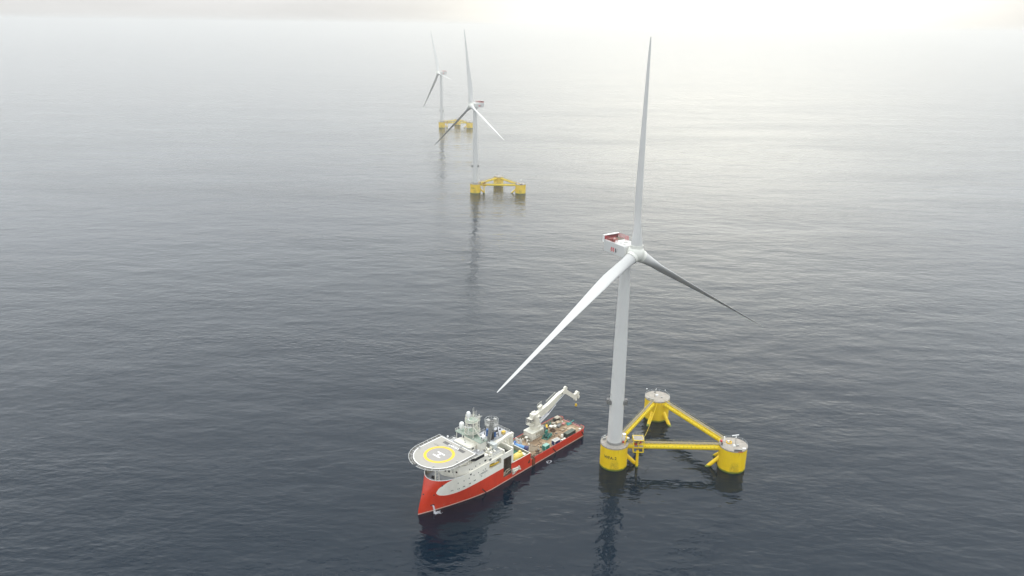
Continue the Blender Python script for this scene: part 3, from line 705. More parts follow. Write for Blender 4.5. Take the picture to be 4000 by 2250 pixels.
P(SM().lathe([(.25, 22.25), (.25, 22.5)], (25.8, .4, 0), 10).lathe([(.3, 22.25), (.3, 22.45)], (26.9, -1.0, 0), 10), 'roof_vent', GREYROOF, parent=wb)
P(SM().rail([(22.5, 8.6, 19.85), (28.7, 8.6, 19.85), (28.7, 4.8, 19.85)], 1.1, .04, 1.4).rail([(22.5, -8.6, 19.85), (28.7, -8.6, 19.85)], 1.1, .04, 1.4), 'bridge_railing', RAILM, parent=br)
for sg in (1, -1):
    P(SM().lathe([(.12, 19.85), (.12, 20.7), (.35, 20.8), (.35, 21.2), (.05, 21.4)], (26.5, sg*7.2, 0), 10).box(24.3, 25.2, sg*6.6-.5, sg*6.6+.5, 19.85, 20.6), 'searchlight', WHITEP, parent=br)
# monkey island platform with mast
pl = P(SM().box(27.4, 31.6, -7.4, 7.6, 23.85, 24.0), 'mast_platform', PALEGREEN, smooth=False)
P(SM().rail([(27.5, -7.3, 24), (31.5, -7.3, 24), (31.5, 7.5, 24), (27.5, 7.5, 24)], 1.1, .05, 1.5, True), 'platform_railing', RAILM, parent=pl)
sup = SM()
for v in (-6.8, -3.4, 3.4, 7.0):
    for u in (27.8, 31.2): sup.tube((u, v, 19.8), (u, v, 23.85), .13)
sup.box(28.4, 31.4, -3.0, 6.9, 19.85, 23.85)
P(sup, 'platform_support', WHITE, parent=pl)
mast = SM()
legs = [(28.6, -2.2), (28.6, 2.2), (32.6, -1.6), (32.6, 1.6)]
for (u, v) in legs: mast.tube((u, v, 24), (u+.1, v*.95, 33.0), .2, .16, 8)
mast.tube((32.9, -2.0, 23.9), (32.9, -2.0, 31.0), .3).box(32.3, 33.0, -.4, .6, 24, 30.4)
for v in (2.6, -2.6): mast.tube((31.2, v*1.3, 23.9), (29.4, v*.8, 28.0), .25, .25, 8)
for z in (26.0, 28.6, 31.4):
    mast.tube((28.6, -2.2, z), (32.6, -1.6, z), .1, None, 6); mast.tube((28.6, 2.2, z), (32.6, 1.6, z), .1, None, 6); mast.tube((28.6, -2.2, z), (28.6, 2.2, z), .1, None, 6)
mo = P(mast, 'mast', CREAM)
def dplat(z, r):
    q = [(29.6-r*math.cos(t), r*math.sin(t)) for t in [R(-90+180*k/14) for k in range(15)]]
    return q + [(32.8, r*.8), (32.8, -r*.8)]
for z, r in ((25.6, 2.7), (30.6, 2.5)):
    q = dplat(z, r)
    P(SM().prism(q, z-.12, z), 'mast_floor', PALEGREEN, parent=mo, smooth=False)
    P(SM().rail([(u, v, z) for u, v in q], 1.15, .06, 1.2, True).path([(u, v, z-.05) for u, v in q], .13, 6, True), 'mast_railing', CREAM, parent=mo)
rb = SM().tube((28.0, 0, 25.6), (28.0, 0, 28.4), .12).obox((27.6, .2, 28.5), (.35, 1, .12), (3.2, .3, .25)).tube((27.4, .8, 30.6), (27.4, .8, 32.2), .1).obox((27.4, .8, 32.3), (.2, -1, 0), (1.8, .22, .2))
P(rb, 'radar_scanner', WHITEP, parent=mo)
ya = SM()
for k in range(7):
    t = k/6; p = (29.4+t*3.6, 2.6-.4*t, 32.9-t*.9); ya.tube(p, (p[0]+.1, p[1]+.5, p[2]+.3), .07); ya.lathe([(.02, 0), (.14, .1), (.14, .3), (.02, .4)], (p[0]+.1, p[1]+.5, p[2]+.25), 8)
ya.rail([(28.6, 2.3, 31.9), (33.0, 2.3, 31.5)], 1.0, .06, .7)
for (u, v, z1) in ((30.2, .4, 36.2), (31.6, -.4, 36.0), (32.0, .8, 34.6), (31.0, 1.2, 35.0)): ya.tube((u, v, 31.4), (u, v, z1), .06, None, 5)
P(ya, 'mast_antenna', RAILM, parent=mo)
def radome(u, v, z, r, h_, name='radome'):
    prof = [(r*.55, z-.5), (r*.55, z), (r*.95, z+.05), (r, z+.3), (r, z+h_-r)] + [(r*math.cos(R(a)), z+h_-r+r*math.sin(R(a))) for a in (15, 30, 45, 60, 75)] + [(.03, z+h_)]
    return SM().lathe(prof, (u, v, 0), 24)
P(radome(28.1, 0, 33.3, .85, 2.2).tube((28.1, 0, 30.6), (28.1, 0, 33), .2), 'radome', WHITEP)
P(radome(29.8, -5.8, 25.2, 1.05, 2.7).tube((29.8, -5.8, 24), (29.8, -5.8, 25.0), .35), 'radome', WHITEP)
sph = SM(); c = (29.9, 6.4, 25.55)
sph.lathe([(.03, -1.1)] + [(1.1*math.cos(R(a)), 1.1*math.sin(R(a))) for a in range(-75, 76, 15)] + [(.03, 1.1)], c, 24)
ball = P(sph.tube((29.9, 6.4, 24), (29.9, 6.4, 24.7), .4), 'radome', WHITEP)
P(SM().box(28.78, 28.86, 6.5, 7.0, 25.3, 26.0).box(29.2, 29.7, 7.2, 7.4, 24.3, 24.9).box(29.0, 29.6, 5.9, 6.4, 26.45, 26.65), 'radome_hatch', DARKM, parent=ball, smooth=False)
P(SM().lathe([(.1, 19.85), (.1, 21.9), (.35, 22.0), (.4, 22.4), (.1, 22.8)], (24.2, -8.4, 0), 12), 'small_radome', WHITEP)

# helideck
hh = [(1.4, 0), (1.5, 1.3), (2.0, 3.4), (3.2, 5.8), (5.0, 7.85), (7.2, 9.3), (9.6, 10.12), (11.1, 10.2), (22.4, 10.2)]
HZ = 22.5
def sym(h_): return h_ + [(u, -v) for u, v in reversed(h_[1:] if h_[0][1] == 0 else h_)]
hd = P(SM().prism(sym(hh), HZ-.45, HZ), 'helideck', HELI, smooth=False)
P(SM().ring((11.9, 0), 6.25, 5.1, HZ+.004, HZ+.012, 96), 'landing_circle', mat('yellow_deck_marking', (.82, .47, .03), .7, 0, .05, 1), parent=hd, smooth=False)
P(SM().ring((11.9, 0), 5.0, .02, HZ+.003, HZ+.008, 64), 'circle_floor', mat('helideck_centre_paint', (.31, .295, .275), .75, 0, .08, .3), parent=hd, smooth=False)
P(SM().box(13.0-.3, 13.0+.3, -2, 2, HZ+.009, HZ+.02).box(10.4-.3, 10.4+.3, -2, 2, HZ+.009, HZ+.02).box(10.7, 12.7, -.3, .3, HZ+.009, HZ+.02), 'landing_letter', LETTERW, parent=hd, smooth=False)
bl = SM(); q = sym(hh)
for a, b_ in zip(q, q[1:] + q[:1]):
    a = Vector((11.9+(a[0]-11.9)*.982, a[1]*.982, 0)); b_ = Vector((11.9+(b_[0]-11.9)*.982, b_[1]*.982, 0))
    bl.obox(((a.x+b_.x)/2, (a.y+b_.y)/2, HZ+.012), ((b_-a).x, (b_-a).y, 0), ((b_-a).length+.1, .34, .016))
P(bl, 'edge_line', LETTERW, parent=hd, smooth=False)
DKBAND = mat('faded_dark_deck_marking', (.13, .125, .12), .8, 0, .25, 1.5)
P(SM().box(19.1, 20.7, -6.1, -2.9, HZ+.004, HZ+.012).box(19.1, 20.7, 2.8, 6.1, HZ+.004, HZ+.012).box(19.1, 20.7, -2.9, 2.8, HZ+.004, HZ+.009), 'name_band', DKBAND, parent=hd, smooth=False)
vs_, fs_ = text_mesh('LARISSA', 1.9, .04, .004, 5.7)
P(SM().add([(19.85+y, x-.05, HZ+.018+d) for x, y, d in vs_], fs_), 'deck_name', LETTERW, parent=hd, smooth=False)
vs_, fs_ = text_mesh('12.6t', 1.35, 0, .004, 2.9)
P(SM().add([(16.15+y, x-6.5, HZ+.012+d) for x, y, d in vs_], fs_), 'weight_marking', DKBAND, parent=hd, smooth=False)
# safety net frames
nf = [(-.25, 0), (-.15, 1.8), (.35, 4.0), (1.7, 6.6), (3.8, 9.1), (6.5, 10.8), (9.3, 11.65), (11.2, 11.75), (22.6, 11.75)]
net = SM(); A_ = sym(hh); B_ = sym(nf)
net.path([(u, v, HZ+.1) for u, v in B_], .09, 6)
def lerp2(a, b_, t): return (a[0]+(b_[0]-a[0])*t, a[1]+(b_[1]-a[1])*t)
for i in range(len(A_)-1):
    k = 5 if math.dist(A_[i], A_[i+1]) > 6 else 1
    for j in range(k):
        a = lerp2(A_[i], A_[i+1], j/k); b_ = lerp2(B_[i], B_[i+1], j/k)
        net.tube((a[0], a[1], HZ-.3), (b_[0], b_[1], HZ+.1), .07, None, 5)
    for tt in (.35, .7):
        a = lerp2(A_[i], B_[i], tt); b_ = lerp2(A_[i+1], B_[i+1], tt); net.tube((a[0], a[1], HZ-.15), (b_[0], b_[1], HZ-.15), .035, None, 4)
P(net, 'safety_net_frame', ALU, parent=hd)
nm = SM()
for i in range(len(A_)-1):
    a, b_, c, d = A_[i], A_[i+1], B_[i+1], B_[i]
    nm.add([(a[0], a[1], HZ-.25), (b_[0], b_[1], HZ-.25), (c[0], c[1], HZ+.02), (d[0], d[1], HZ+.02), (a[0], a[1], HZ-.28), (b_[0], b_[1], HZ-.28), (c[0], c[1], HZ-.01), (d[0], d[1], HZ-.01)],
           [(0, 1, 2, 3), (4, 5, 6, 7), (0, 1, 5, 4), (1, 2, 6, 5), (2, 3, 7, 6), (3, 0, 4, 7)])
def net_mat():
    mt, h, b, oc = newmat('net_mesh', .8)
    b.inputs['Base Color'].default_value = (.16, .15, .13, 1); b.inputs['Alpha'].default_value = .45
    return mt
P(nm, 'safety_net', net_mat(), parent=hd, smooth=False)
for (u, v) in ((9.8, -9.6), (4.2, 5.4), (13.0, 9.2), (21.8, 2.2)):
    mo_ = SM().box(u-.25, u+.25, v-.25, v+.25, HZ, HZ+.5).tube((u, v, HZ+.5), (u-.5, v+.6, HZ+.8), .1)
    P(mo_, 'fire_monitor', ALU, parent=hd)
hs_ = SM()
hs_.tube((8.4, 1.4, 12.65), (8.4, 1.4, 22.1), .28, .28, 8); hs_.tube((9.6, 2.2, 12.65), (9.6, 2.2, 22.1), .16, .16, 8)
for k in range(6): hs_.tube((8.4, 1.4, 13.2+k*1.45), (9.6, 2.2, 13.9+k*1.45), .07, None, 5)
for sg in (1, -1):
    hs_.tube((13.4, sg*7.7, 14.2), (9.8, sg*9.3, 22.1), .22, .22, 8)
    hs_.tube((20.2, sg*8.1, 17.6), (16.4, sg*9.6, 22.1), .18, .18, 8); hs_.tube((20.6, sg*8.2, 17.6), (20.0, sg*9.8, 22.1), .18, .18, 8)
    hs_.tube((16.5, sg*6.8, 17.6), (14.0, sg*9.0, 22.1), .18, .18, 8)
for v in (-7.5, -4, 0, 4, 7.5): hs_.obox((14.0, v, HZ-.8), (1, 0, 0), (15, .3, .7))
for u in (8, 12, 16, 20.5): hs_.obox((u, 0, HZ-.75), (0, 1, 0), (17, .3, .6))
hs_.box(15.8, 22.5, -6.5, 6.5, 17.6, 18.2)
P(hs_, 'helideck_support', WHITE, parent=hd)
# foredeck fittings
P(SM().lathe([(.3, 12.66), (.3, 13.4), (.42, 13.45), (.42, 13.55)], (9.0, -1.1, 0), 12).lathe([(.3, 12.66), (.3, 13.4), (.42, 13.45), (.42, 13.55)], (9.7, -.4, 0), 12).box(8.6, 10.1, -1.5, 0, 12.66, 12.8), 'bollard', BLACKRUB)
P(SM().tube((9.5, -5.4, 13.7), (12.2, -6.0, 13.7), .75, .75, 14).box(9.3, 12.4, -6.6, -4.7, 12.66, 13.1).tube((9.5, -5.4, 13.7), (9.7, -5.4, 13.7), 1.1, 1.1, 14), 'anchor_winch', BEIGE)

# hangar, gangway tower and port crane
P(SM().box(39.9, 53.0, -8.62, .2, 5.5, 15.8).box(39.9, 46.0, .2, 1.0, 14.2, 15.8), 'hangar', WHITE, smooth=False)
hr = P(SM().box(39.8, 53.1, -8.7, .3, 15.8, 16.0), 'hangar_roof', GREYDK, smooth=False)
P(SM().rail([(46.5, .2, 16), (53.0, .2, 16), (53.0, -8.6, 16), (40, -8.6, 16)], 1.1, .04, 1.8), 'roof_railing', RAILM, parent=hr)
gp = SM()
for (u, v, r, h0, h1, mi) in ((44.2, -4.6, .9, 16, 19.0, 0), (45.6, -2.2, .8, 16, 18.4, 0), (43.4, -1.4, .9, 16, 18.9, 1), (46.4, -4.4, .7, 16, 18.6, 0), (44.8, -3.2, 1.3, 16, 21.6, 2)): gp.lathe([(r, h0), (r, h1), (r*.7, h1+.1)], (u, v, 0), 12, mi=mi)
for k in range(18):
    u = random.uniform(42.6, 47.2); v = random.uniform(-5.4, -.6); z = random.uniform(16, 19.4)
    gp.box(u, u+random.uniform(.4, 1.1), v, v+random.uniform(.4, 1), z, z+random.uniform(.4, 1.3), k % 4)
for (u, v) in ((42.4, -5.2), (42.4, -.6), (47.0, -.8), (47.0, -5.2)):
    gp.tube((u, v, 16), (44.7+(u-44.7)*.7, -3+(v+3)*.7, 21.8), .16, .16, 6, 1)
gt = P(gp, 'gangway_tower', [BLUE, DARKM, GREYROOF, MIDM], smooth=False)
P(SM().lathe([(1.4, 21.4), (2.9, 22.0), (3.0, 22.6), (3.0, 22.7), (.1, 22.75)], (44.3, -2.6, 0), 28).box(43.2, 44.6, -4.9, -3.2, 22.7, 24.0).box(45.4, 46.4, -2.8, -1.2, 22.7, 24.6), 'gangway_turret', GREYROOF, parent=gt)
q = [(44.3+2.95*math.cos(2*math.pi*k/16), -2.6+2.95*math.sin(2*math.pi*k/16), 22.7) for k in range(16)]
P(SM().rail(q, 1.9, .07, 2, True, 2), 'turret_railing', ALU, parent=gt)
bo_ = SM(); p0 = Vector((43.6, -1.4, 24.9)); p1 = Vector((36.1, 2.7, 15.2)); d = (p1-p0); s_ = Vector((0, 0, 1)).cross(d).normalized(); n_ = d.cross(s_).normalized()
for a in (-.65, .65):
    for b_ in (-.5, .5): bo_.tube(tuple(p0+s_*a+n_*b_), tuple(p1+s_*a+n_*b_), .13, None, 6)
for k in range(13):
    x = p0+d*(k/12); y_ = p0+d*(min(k+1, 12)/12)
    for b_ in (-.5, .5): bo_.tube(tuple(x-s_*.65+n_*b_), tuple(y_+s_*.65+n_*b_), .07, None, 5)
    for a in (-.65, .65): bo_.tube(tuple(x+s_*a-n_*.5), tuple(y_+s_*a+n_*.5), .07, None, 5)
bo_.obox(tuple((p0+p1)/2), tuple(d), (d.length, 1.1, .12)); bo_.box(35.4, 36.4, 2.2, 3.2, 14.6, 15.7)
P(bo_, 'gangway_boom', MIDM, parent=gt)
P(SM().box(28.95, 39.85, -8.5, 8.2, 15.704, 15.74), 'boat_deck', mat('mid_grey_deck_paint', (.26, .27, .27), .7, 0, .2, .6), smooth=False)
P(SM().prism([(24.0+(u-24)*.985, v*.985) for u, v in full], 19.854, 19.89), 'bridge_roof', mat('pale_lilac_deck_paint', (.42, .42, .44), .7, 0, .15, .6), parent=br, smooth=False)
# white houses and clutter on the boat deck aft of the bridge
P(SM().box(37.6, 39.7, 1.4, 5.2, 15.7, 17.6).vprism([(37.5, 17.6), (39.8, 17.6), (39.8, 17.9), (37.5, 18.1)], 1.3, 5.3), 'vent_house', mat('pale_grey_paint', (.55, .58, .57), .5), smooth=False)
cl = SM()
for k in range(26):
    u = random.uniform(29.6, 37.2); v = random.uniform(1.0, 7.6); w = random.uniform(.3, 1.0)
    cl.box(u, u+w, v, v+random.uniform(.3, .9), 15.7, 15.7+random.uniform(.3, 1.5), 0 if k % 5 else (1 if k % 2 else 2))
cl.rail([(29.0, 8.2, 15.7), (31.4, 8.2, 15.7)], 1.1, .04, 1).rail([(33.5, 8.2, 15.7), (39.7, 8.2, 15.7)], 1.1, .04, 1.2)
for (u, v) in ((30.6, 3.2), (33.6, 5.8), (35.9, 2.1)): cl.tube((u, v, 15.7), (u, v, 17.8), .25, .25, 8); cl.lathe([(.4, 17.6), (.45, 18.0), (.05, 18.2)], (u, v, 0), 10)
cl.pieces('deck_fitting', [WHITE, DARKM, MIDM], ship, False)
P(SM().box(39.9, 40.7, 1.0, 8.8, 14.2, 15.3).box(39.9, 40.6, 5.0, 8.8, 15.3, 16.0).box(45.4, 46.0, 1.0, 8.8, 14.2, 14.9), 'tower_parapet', WHITE, smooth=False)
P(SM().box(42.4, 44.9, 3.6, 5.6, 11.96, 12.9).obox((43.5, 6.2, 12.9), (1, .4, .15), (3.0, .35, .35)).obox((43.4, 4.6, 13.4), (.3, 1, .3), (2.2, .6, .5)), 'deck_machine', [DARKM], smooth=False)
ck = SM(); ck.lathe([(.85, 5.5), (.85, 15.9), (1.0, 16.0), (1.0, 17.2), (.7, 17.4)], (49.8, 3.9, 0), 20).lathe([(1.25, 12.9), (1.25, 13.3)], (49.8, 3.9, 0), 20).box(46.3, 47.1, 3.0, 3.9, 5.5, 15.5)
pc = P(ck, 'side_crane', CRANE)
P(SM().vprism([(50.6, 18.5), (51.0, 17.9), (50.4, 17.1), (41.0, 16.5), (40.4, 16.7), (40.4, 17.5), (47.8, 18.7)], 3.3, 4.5).obox((45.2, 4.55, 17.6), (1, 0, .11), (8.4, .12, .25)), 'crane_arm', CREAM, parent=pc, smooth=False)
P(SM().tube((41.0, 3.9, 16.6), (40.8, 3.9, 15.0), .3).tube((49.0, 3.9, 16.0), (46.6, 3.9, 17.2), .22), 'arm_cylinder', CRANE, parent=pc)
# recess of the rescue boat: davit
P(SM().tube((35.6, 6.2, 10.7), (35.6, 6.4, 13.3), .2).tube((35.6, 6.4, 13.2), (34.4, 7.8, 13.2), .16).box(35.0, 36.4, 6.0, 6.6, 12.0, 13.0), 'boat_davit', RUST)
# tall side door: grid lining, and the loading arm folded outside
gl = SM()
for k in range(5): gl.box(40.05, 44.75, 5.6, 5.75, 3.4+k*1.75, 3.55+k*1.75)
for k in range(6): gl.box(40.2+k*.88, 40.3+k*.88, 5.6, 5.72, 2.9, 11.7)
P(gl, 'door_lining', RUST, smooth=False)
la = SM().obox((46.6, 9.5, 4.5), (1, 0, -.12), (3.6, .7, .8)).obox((46.2, 9.9, 3.9), (1, 0, -.05), (2.8, .5, .5)).obox((48.6, 9.7, 4.3), (.35, 0, 1), (1.6, .7, .6)).obox((49.1, 9.8, 3.9), (.6, 0, -1), (1.9, .5, .5)).obox((45.6, 9.5, 3.4), (.3, 0, 1), (1.6, .6, .6)).box(44.9, 46, 8.75, 9.4, 3.4, 4.4)
P(la, 'loading_arm', CRANE, smooth=False)
tr = SM(); c0 = Vector((46.2, 9.35, 2.7)); tr.path([(c0.x+1.15*math.cos(2*math.pi*k/18), c0.y+.35*math.sin(2*math.pi*k/18), c0.z+.75*math.sin(2*math.pi*k/18)) for k in range(18)], .15, 6, True)
P(tr, 'arm_ring', CRANE)
# winch, posts and racks on the after end
bw = SM().tube((59.6, -3.0, 5.3), (61.6, 1.0, 4.6), 1.25, 1.25, 20, 1).tube((59.4, -3.4, 5.35), (59.7, -2.8, 5.3), 2.1, 2.1, 20, 0).tube((61.7, 1.2, 4.6), (62.4, 2.6, 4.4), 1.5, 1.5, 16, 2).box(59.0, 63.0, -3.4, 2.4, 2.72, 3.4, 0)
P(bw, 'deck_winch', [BLUE, LBLUE, NAVY])
wr = SM()
for (u, v) in ((61.6, -3.9), (62.2, -1.8)): wr.obox((u, v, 5.4), (0, 0, 1), (5.4, .55, .35)); wr.obox((u+.9, v, 5.0), (0, 0, 1), (4.6, .3, .3))
for k in range(4): wr.obox((61.9, -2.85, 3.6+k*1.3), (.3, 1, 0), (2.0, .2, .3))
P(wr, 'white_rack', CREAM, smooth=False)
P(SM().tube((64.0, 1.8, 2.7), (63.9, 1.8, 6.2), .28, .28, 10).lathe([(.42, 5.9), (.42, 6.3), (.1, 6.45)], (63.9, 1.8, 0), 10), 'deck_post', CREAM)
P(SM().box(64.2, 69.3, -1.2, 3.6, 2.73, 2.80), 'deck_hatch', mat('hatch_cover', (.24, .19, .13), .85, 0, .2, .5), smooth=False)
hang = SM()
for k in range(9): hang.obox((58.4+k*.22, 8.9, 2.2+.3*math.sin(k*2)), (0, .02, 1), (3.0+.6*math.cos(k*3), .16, .16), k % 2)
for k in range(4): hang.obox((59.2, 8.92, .7+k*.9), (1, 0, 0), (2.0, .16, .18), 0)
P(hang, 'boarding_net', [RUST, ORANGE], smooth=False)
pipe = SM().rail([(60.2, 7.4, 2.72), (67.6, 7.4, 2.72)], 1.1, .06, 1.5)
for k in range(16):
    u = random.uniform(59.8, 66.8); v = random.uniform(4.6, 7.6); pipe.obox((u, v, 2.9+random.random()*.4), (random.uniform(-1, 1), random.uniform(-1, 1), 0), (random.uniform(.8, 2.2), .22, .25))
P(pipe, 'pipe_rack', BROWN, smooth=False)
P(SM().rail([(46.4, 8.6, 7.5), (50, 8.6, 7.5)], .5, .04, 1).box(54.3, 55.6, 5.6, 7.6, 5.5, 7.2).box(47, 48, 6.8, 7.6, 5.5, 6.3), 'lifeboat_cradle', WHITE, smooth=False)

# main deck crane
CU, CV = 77.2, -6.1
cb = SM().box(71.6, 79.8, -8.3, -3.0, 2.72, 6.0)
cb.box(71.5, 79.9, -8.4, -2.9, 6.0, 6.2)
cr = P(cb, 'deck_crane', CRANE, smooth=False)
P(SM().lathe([(2.6, 6.2), (2.75, 6.9), (2.75, 7.7), (2.0, 7.9), (1.95, 12.2), (2.15, 12.3), (2.15, 12.6), (.3, 12.9)], (CU, CV, 0), 32).box(CU-2.6, CU-.2, CV-1.3, CV+1.3, 12.6, 14.0).tube((CU-.9, CV-1.5, 12.6), (CU-.9, CV+1.5, 12.6), 1.0, 1.0, 16), 'crane_column', CRANE, parent=cr)
P(SM().rail([(CU+2.7*math.cos(2*math.pi*k/12), CV+2.7*math.sin(2*math.pi*k/12), 7.7) for k in range(12)], 1.0, .04, 2, True).rail([(CU+1.0, CV+1.6, 9.8), (CU+3.6, CV+2.2, 9.8)], 1, .05, 1), 'crane_railing', RAILM, parent=cr)
hinge = Vector((CU-.2, CV, 12.6)); elbow = Vector((96.0, CV, 17.6)); tip = Vector((107.9, CV, 11.4))
P(SM().vprism([(76.2, 12.5), (76.8, 13.5), (85.8, 15.3), (93.3, 18.0), (96.0, 18.1), (96.8, 16.8), (94.8, 16.4), (88.2, 12.6), (80.8, 10.6), (79.8, 11.0)], CV-.85, CV+.85).vprism([(78.6, 12.1), (86.6, 13.7), (93.5, 17.0), (93.5, 17.2), (86.5, 13.95), (78.6, 12.4)], CV+.86, CV+.93), 'crane_boom', CRANE, parent=cr, smooth=False)
P(SM().vprism([(93.8, 17.9), (96.2, 18.5), (98.6, 18.7), (99.6, 18.0), (105.8, 13.2), (108.0, 13.2), (108.7, 12.4), (107.6, 10.7), (105.6, 10.9), (98.9, 16.0), (95.6, 16.9)], CV-.58, CV+.58).tube((108.3, CV-.7, 12.9), (108.3, CV+.7, 12.9), 1.15, 1.15, 18).tube((109.2, CV-.6, 10.7), (109.2, CV+.6, 10.7), .85, .85, 16).tube((107.0, CV-.8, 10.2), (107.0, CV+.8, 10.2), .7, .7, 14).tube((98.9, CV-.5, 18.8), (98.9, CV+.5, 18.8), 1.1, 1.1, 14), 'crane_jib', CREAM, parent=cr, smooth=False)
P(SM().tube((95.4, CV-1.0, 17.6), (95.4, CV+1.0, 17.6), .75, .75, 16).tube((95.4, CV+1.0, 17.6), (95.4, CV+1.06, 17.6), .5, .5, 16, 1), 'elbow_joint', [CRANE, MIDM], parent=cr)
P(SM().tube((80.0, CV+.5, 7.9), (86.3, CV+.5, 10.3), .38, .38, 10).tube((86.3, CV+.5, 10.3), (91.5, CV+.4, 12.9), .2, .2, 10).tube((86.3, CV-.5, 10.3), (98.6, CV-.2, 15.8), .16, .16, 8).tube((80.0, CV-.5, 7.9), (86.3, CV-.5, 10.3), .38, .38, 10), 'boom_cylinder', mat('silver_cylinder', (.62, .63, .66), .35, .2, .08, 1), parent=cr)
P(SM().tube((107.9, CV, 10.4), (107.9, CV, 6.9), .09, None, 6), 'hoist_wire', DARKM, parent=cr)
P(SM().lathe([(.1, 7.4), (.5, 7.1), (.62, 6.6), (.5, 6.1), (.15, 5.8)], (107.9, CV, 0), 14).lathe([(.18, 5.9), (.12, 5.2), (.02, 4.9)], (107.9, CV, 0), 8, mi=1), 'hook_block', [YEL, DARKM], parent=cr)
P(SM().box(73.0, 75.1, CV-1.4, CV+1.0, 10.3, 10.5).box(73.0, 75.1, CV-1.4, CV+1.0, 10.5, 11.2, 1).box(73.2, 74.9, CV-1.2, CV+.8, 11.2, 12.0, 1).box(72.8, 75.1, CV-1.5, CV+1.1, 12.0, 12.2).rail([(72.6, CV-1.7, 9.2), (72.6, CV+1.4, 9.2), (75.2, CV+1.4, 9.2)], 3.2, .06, 1.2, False, 3).box(72.6, 75.2, CV-1.7, CV+1.4, 9.0, 9.2), 'crane_cab', [CRANE, MIDM], parent=cr, smooth=False)
P(SM().box(75.8, 78.2, CV-1.5, CV-.5, 14.0, 14.2).rail([(79.4, CV-.9, 14.9), (82.2, CV-.9, 15.7)], 2.0, .06, 1.2).obox((80.8, CV-.3, 15.6), (1, 0, .28), (2.2, 1.3, 1.2)).rail([(85.5, CV-.7, 16.0), (92.0, CV-.7, 18.2)], .9, .05, 2), 'boom_walkway', CRANE, parent=cr, smooth=False)
P(SM().box(80.0, 80.1, -6.2, -4.0, 3, 5.6).rail([(71.4, -2.6, 2.72), (76.6, -2.6, 2.72)], 1.6, .08, 1.2).box(72.2, 73.8, -2.98, -2.9, 3.6, 5.4).box(74.3, 79.2, -2.98, -2.93, 3.2, 5.5, 1), 'base_fitting', [CREAM, BEIGE], parent=cr, smooth=False)
dc = SM()
for k in range(16):
    u = random.uniform(68.5, 71.2); v = random.uniform(-8, -3); dc.box(u, u+random.uniform(.3, 1), v, v+random.uniform(.3, .9), 2.72, 2.72+random.uniform(.3, 1.6), k % 3)
dc.tube((69.6, -4.8, 2.7), (69.6, -4.8, 4.6), .2); dc.lathe([(.7, 4.5), (.75, 4.8), (.1, 5)], (69.6, -4.8, 0), 12)
dc.pieces('mooring_gear', [CREAM, BROWN, BEIGE], ship, False)
dg_ = SM(); rg = random.Random(21)
for k in range(34):
    if k < 18: u = rg.uniform(81.5, 95.0); v = rg.uniform(-8.0, -5.2)
    elif k < 26: u = rg.uniform(60.5, 68.0); v = rg.uniform(4.2, 7.8)
    else: u = rg.uniform(63.0, 92.0); v = rg.uniform(-2.4, 4.6)
    a = rg.uniform(0, 3); dg_.obox((u, v, 2.74+.12+.1*rg.random()), (math.cos(a), math.sin(a), 0), (rg.uniform(.5, 1.5), rg.uniform(.25, .7), rg.uniform(.22, .5 if k > 25 else .9)), rg.randrange(4))
dg_.pieces('deck_gear', [BROWN, MIDM, BEIGE, RUST], ship, False)
P(SM().vprism([(92.6, 2.72), (96.0, 2.72), (95.7, 3.9), (93.2, 3.8)], -8.45, -7.2), 'stern_opening_shade', DARKM, smooth=False)  # dark solid standing in for the shade inside the starboard bulwark opening
P(SM().box(93.4, 96.2, -8.3, -6.2, 4.1, 4.5).box(95.6, 96.6, -7.6, -6.0, 2.72, 4.2), 'stern_platform', BEIGE, smooth=False)

# ------------------------------------------------------------------ loose things aboard
def thing(name, u, v, z, label, cat, ang=0, group=None):
    return empty(name, SHIP_M @ Matrix.Translation((u, -v, z)) @ Matrix.Rotation(-ang, 4, 'Z'), label, cat, group)
def container(name, L, W, H, body, roof, trim, label, cat, u, v, ang=0, ribs=True):
    t = thing(name, u, v, 2.72, label, cat, ang)
    mb = MB(); mb.box(-L/2, L/2, -W/2, W/2, .08, H-.06)
    if ribs:
        k = int(L/.42)
        for i in range(k):
            x = -L/2+.25+(L-.5)*i/(k-1)
            for sd in (-1, 1): mb.box(x-.09, x+.09, sd*W/2-.04, sd*W/2+.04, .2, H-.2)
    P(mb, 'container_body', body, t, smooth=False)
    fr = MB()
    for x in (-L/2, L/2):
        for y in (-W/2, W/2): fr.box(x-.09, x+.09, y-.09, y+.09, 0, H)
        fr.obox((x, 0, H-.06), (0, 1, 0), (W-.18, .14, .14)); fr.obox((x, 0, .09), (0, 1, 0), (W-.18, .14, .14))
    for y in (-W/2, W/2): fr.obox((0, y, H-.06), (1, 0, 0), (L-.18, .14, .14)); fr.obox((0, y, .09), (1, 0, 0), (L-.18, .14, .14))
    P(fr, 'container_frame', trim, t, smooth=False)
    P(MB().box(-L/2+.07, L/2-.07, -W/2+.07, W/2-.07, H-.06, H+.01), 'container_roof', roof, t, smooth=False)
    dr = MB()
    for sd in (-1, 1):
        dr.box(-L/2-.05, -L/2, sd*W*.25-W*.21, sd*W*.25+W*.21, .2, H-.2); dr.tube((-L/2-.09, sd*W*.12, .2), (-L/2-.09, sd*W*.12, H-.2), .035); dr.tube((-L/2-.09, sd*W*.34, .2), (-L/2-.09, sd*W*.34, H-.2), .035)
    P(dr, 'container_door', body, t, smooth=False)
    return t
container('shipping_container', 5.95, 2.2, 2.45, DGREEN, OLIVE, DGREEN, 'long dark green shipping container with olive roof near the port stern', 'container', 87.2, 6.6)
container('cabin_container', 3.6, 2.1, 2.4, NAVY, GREYROOF, WHITE, 'navy blue cabin container with grey roof and pale corner post', 'container', 77.0, 6.85, R(4))
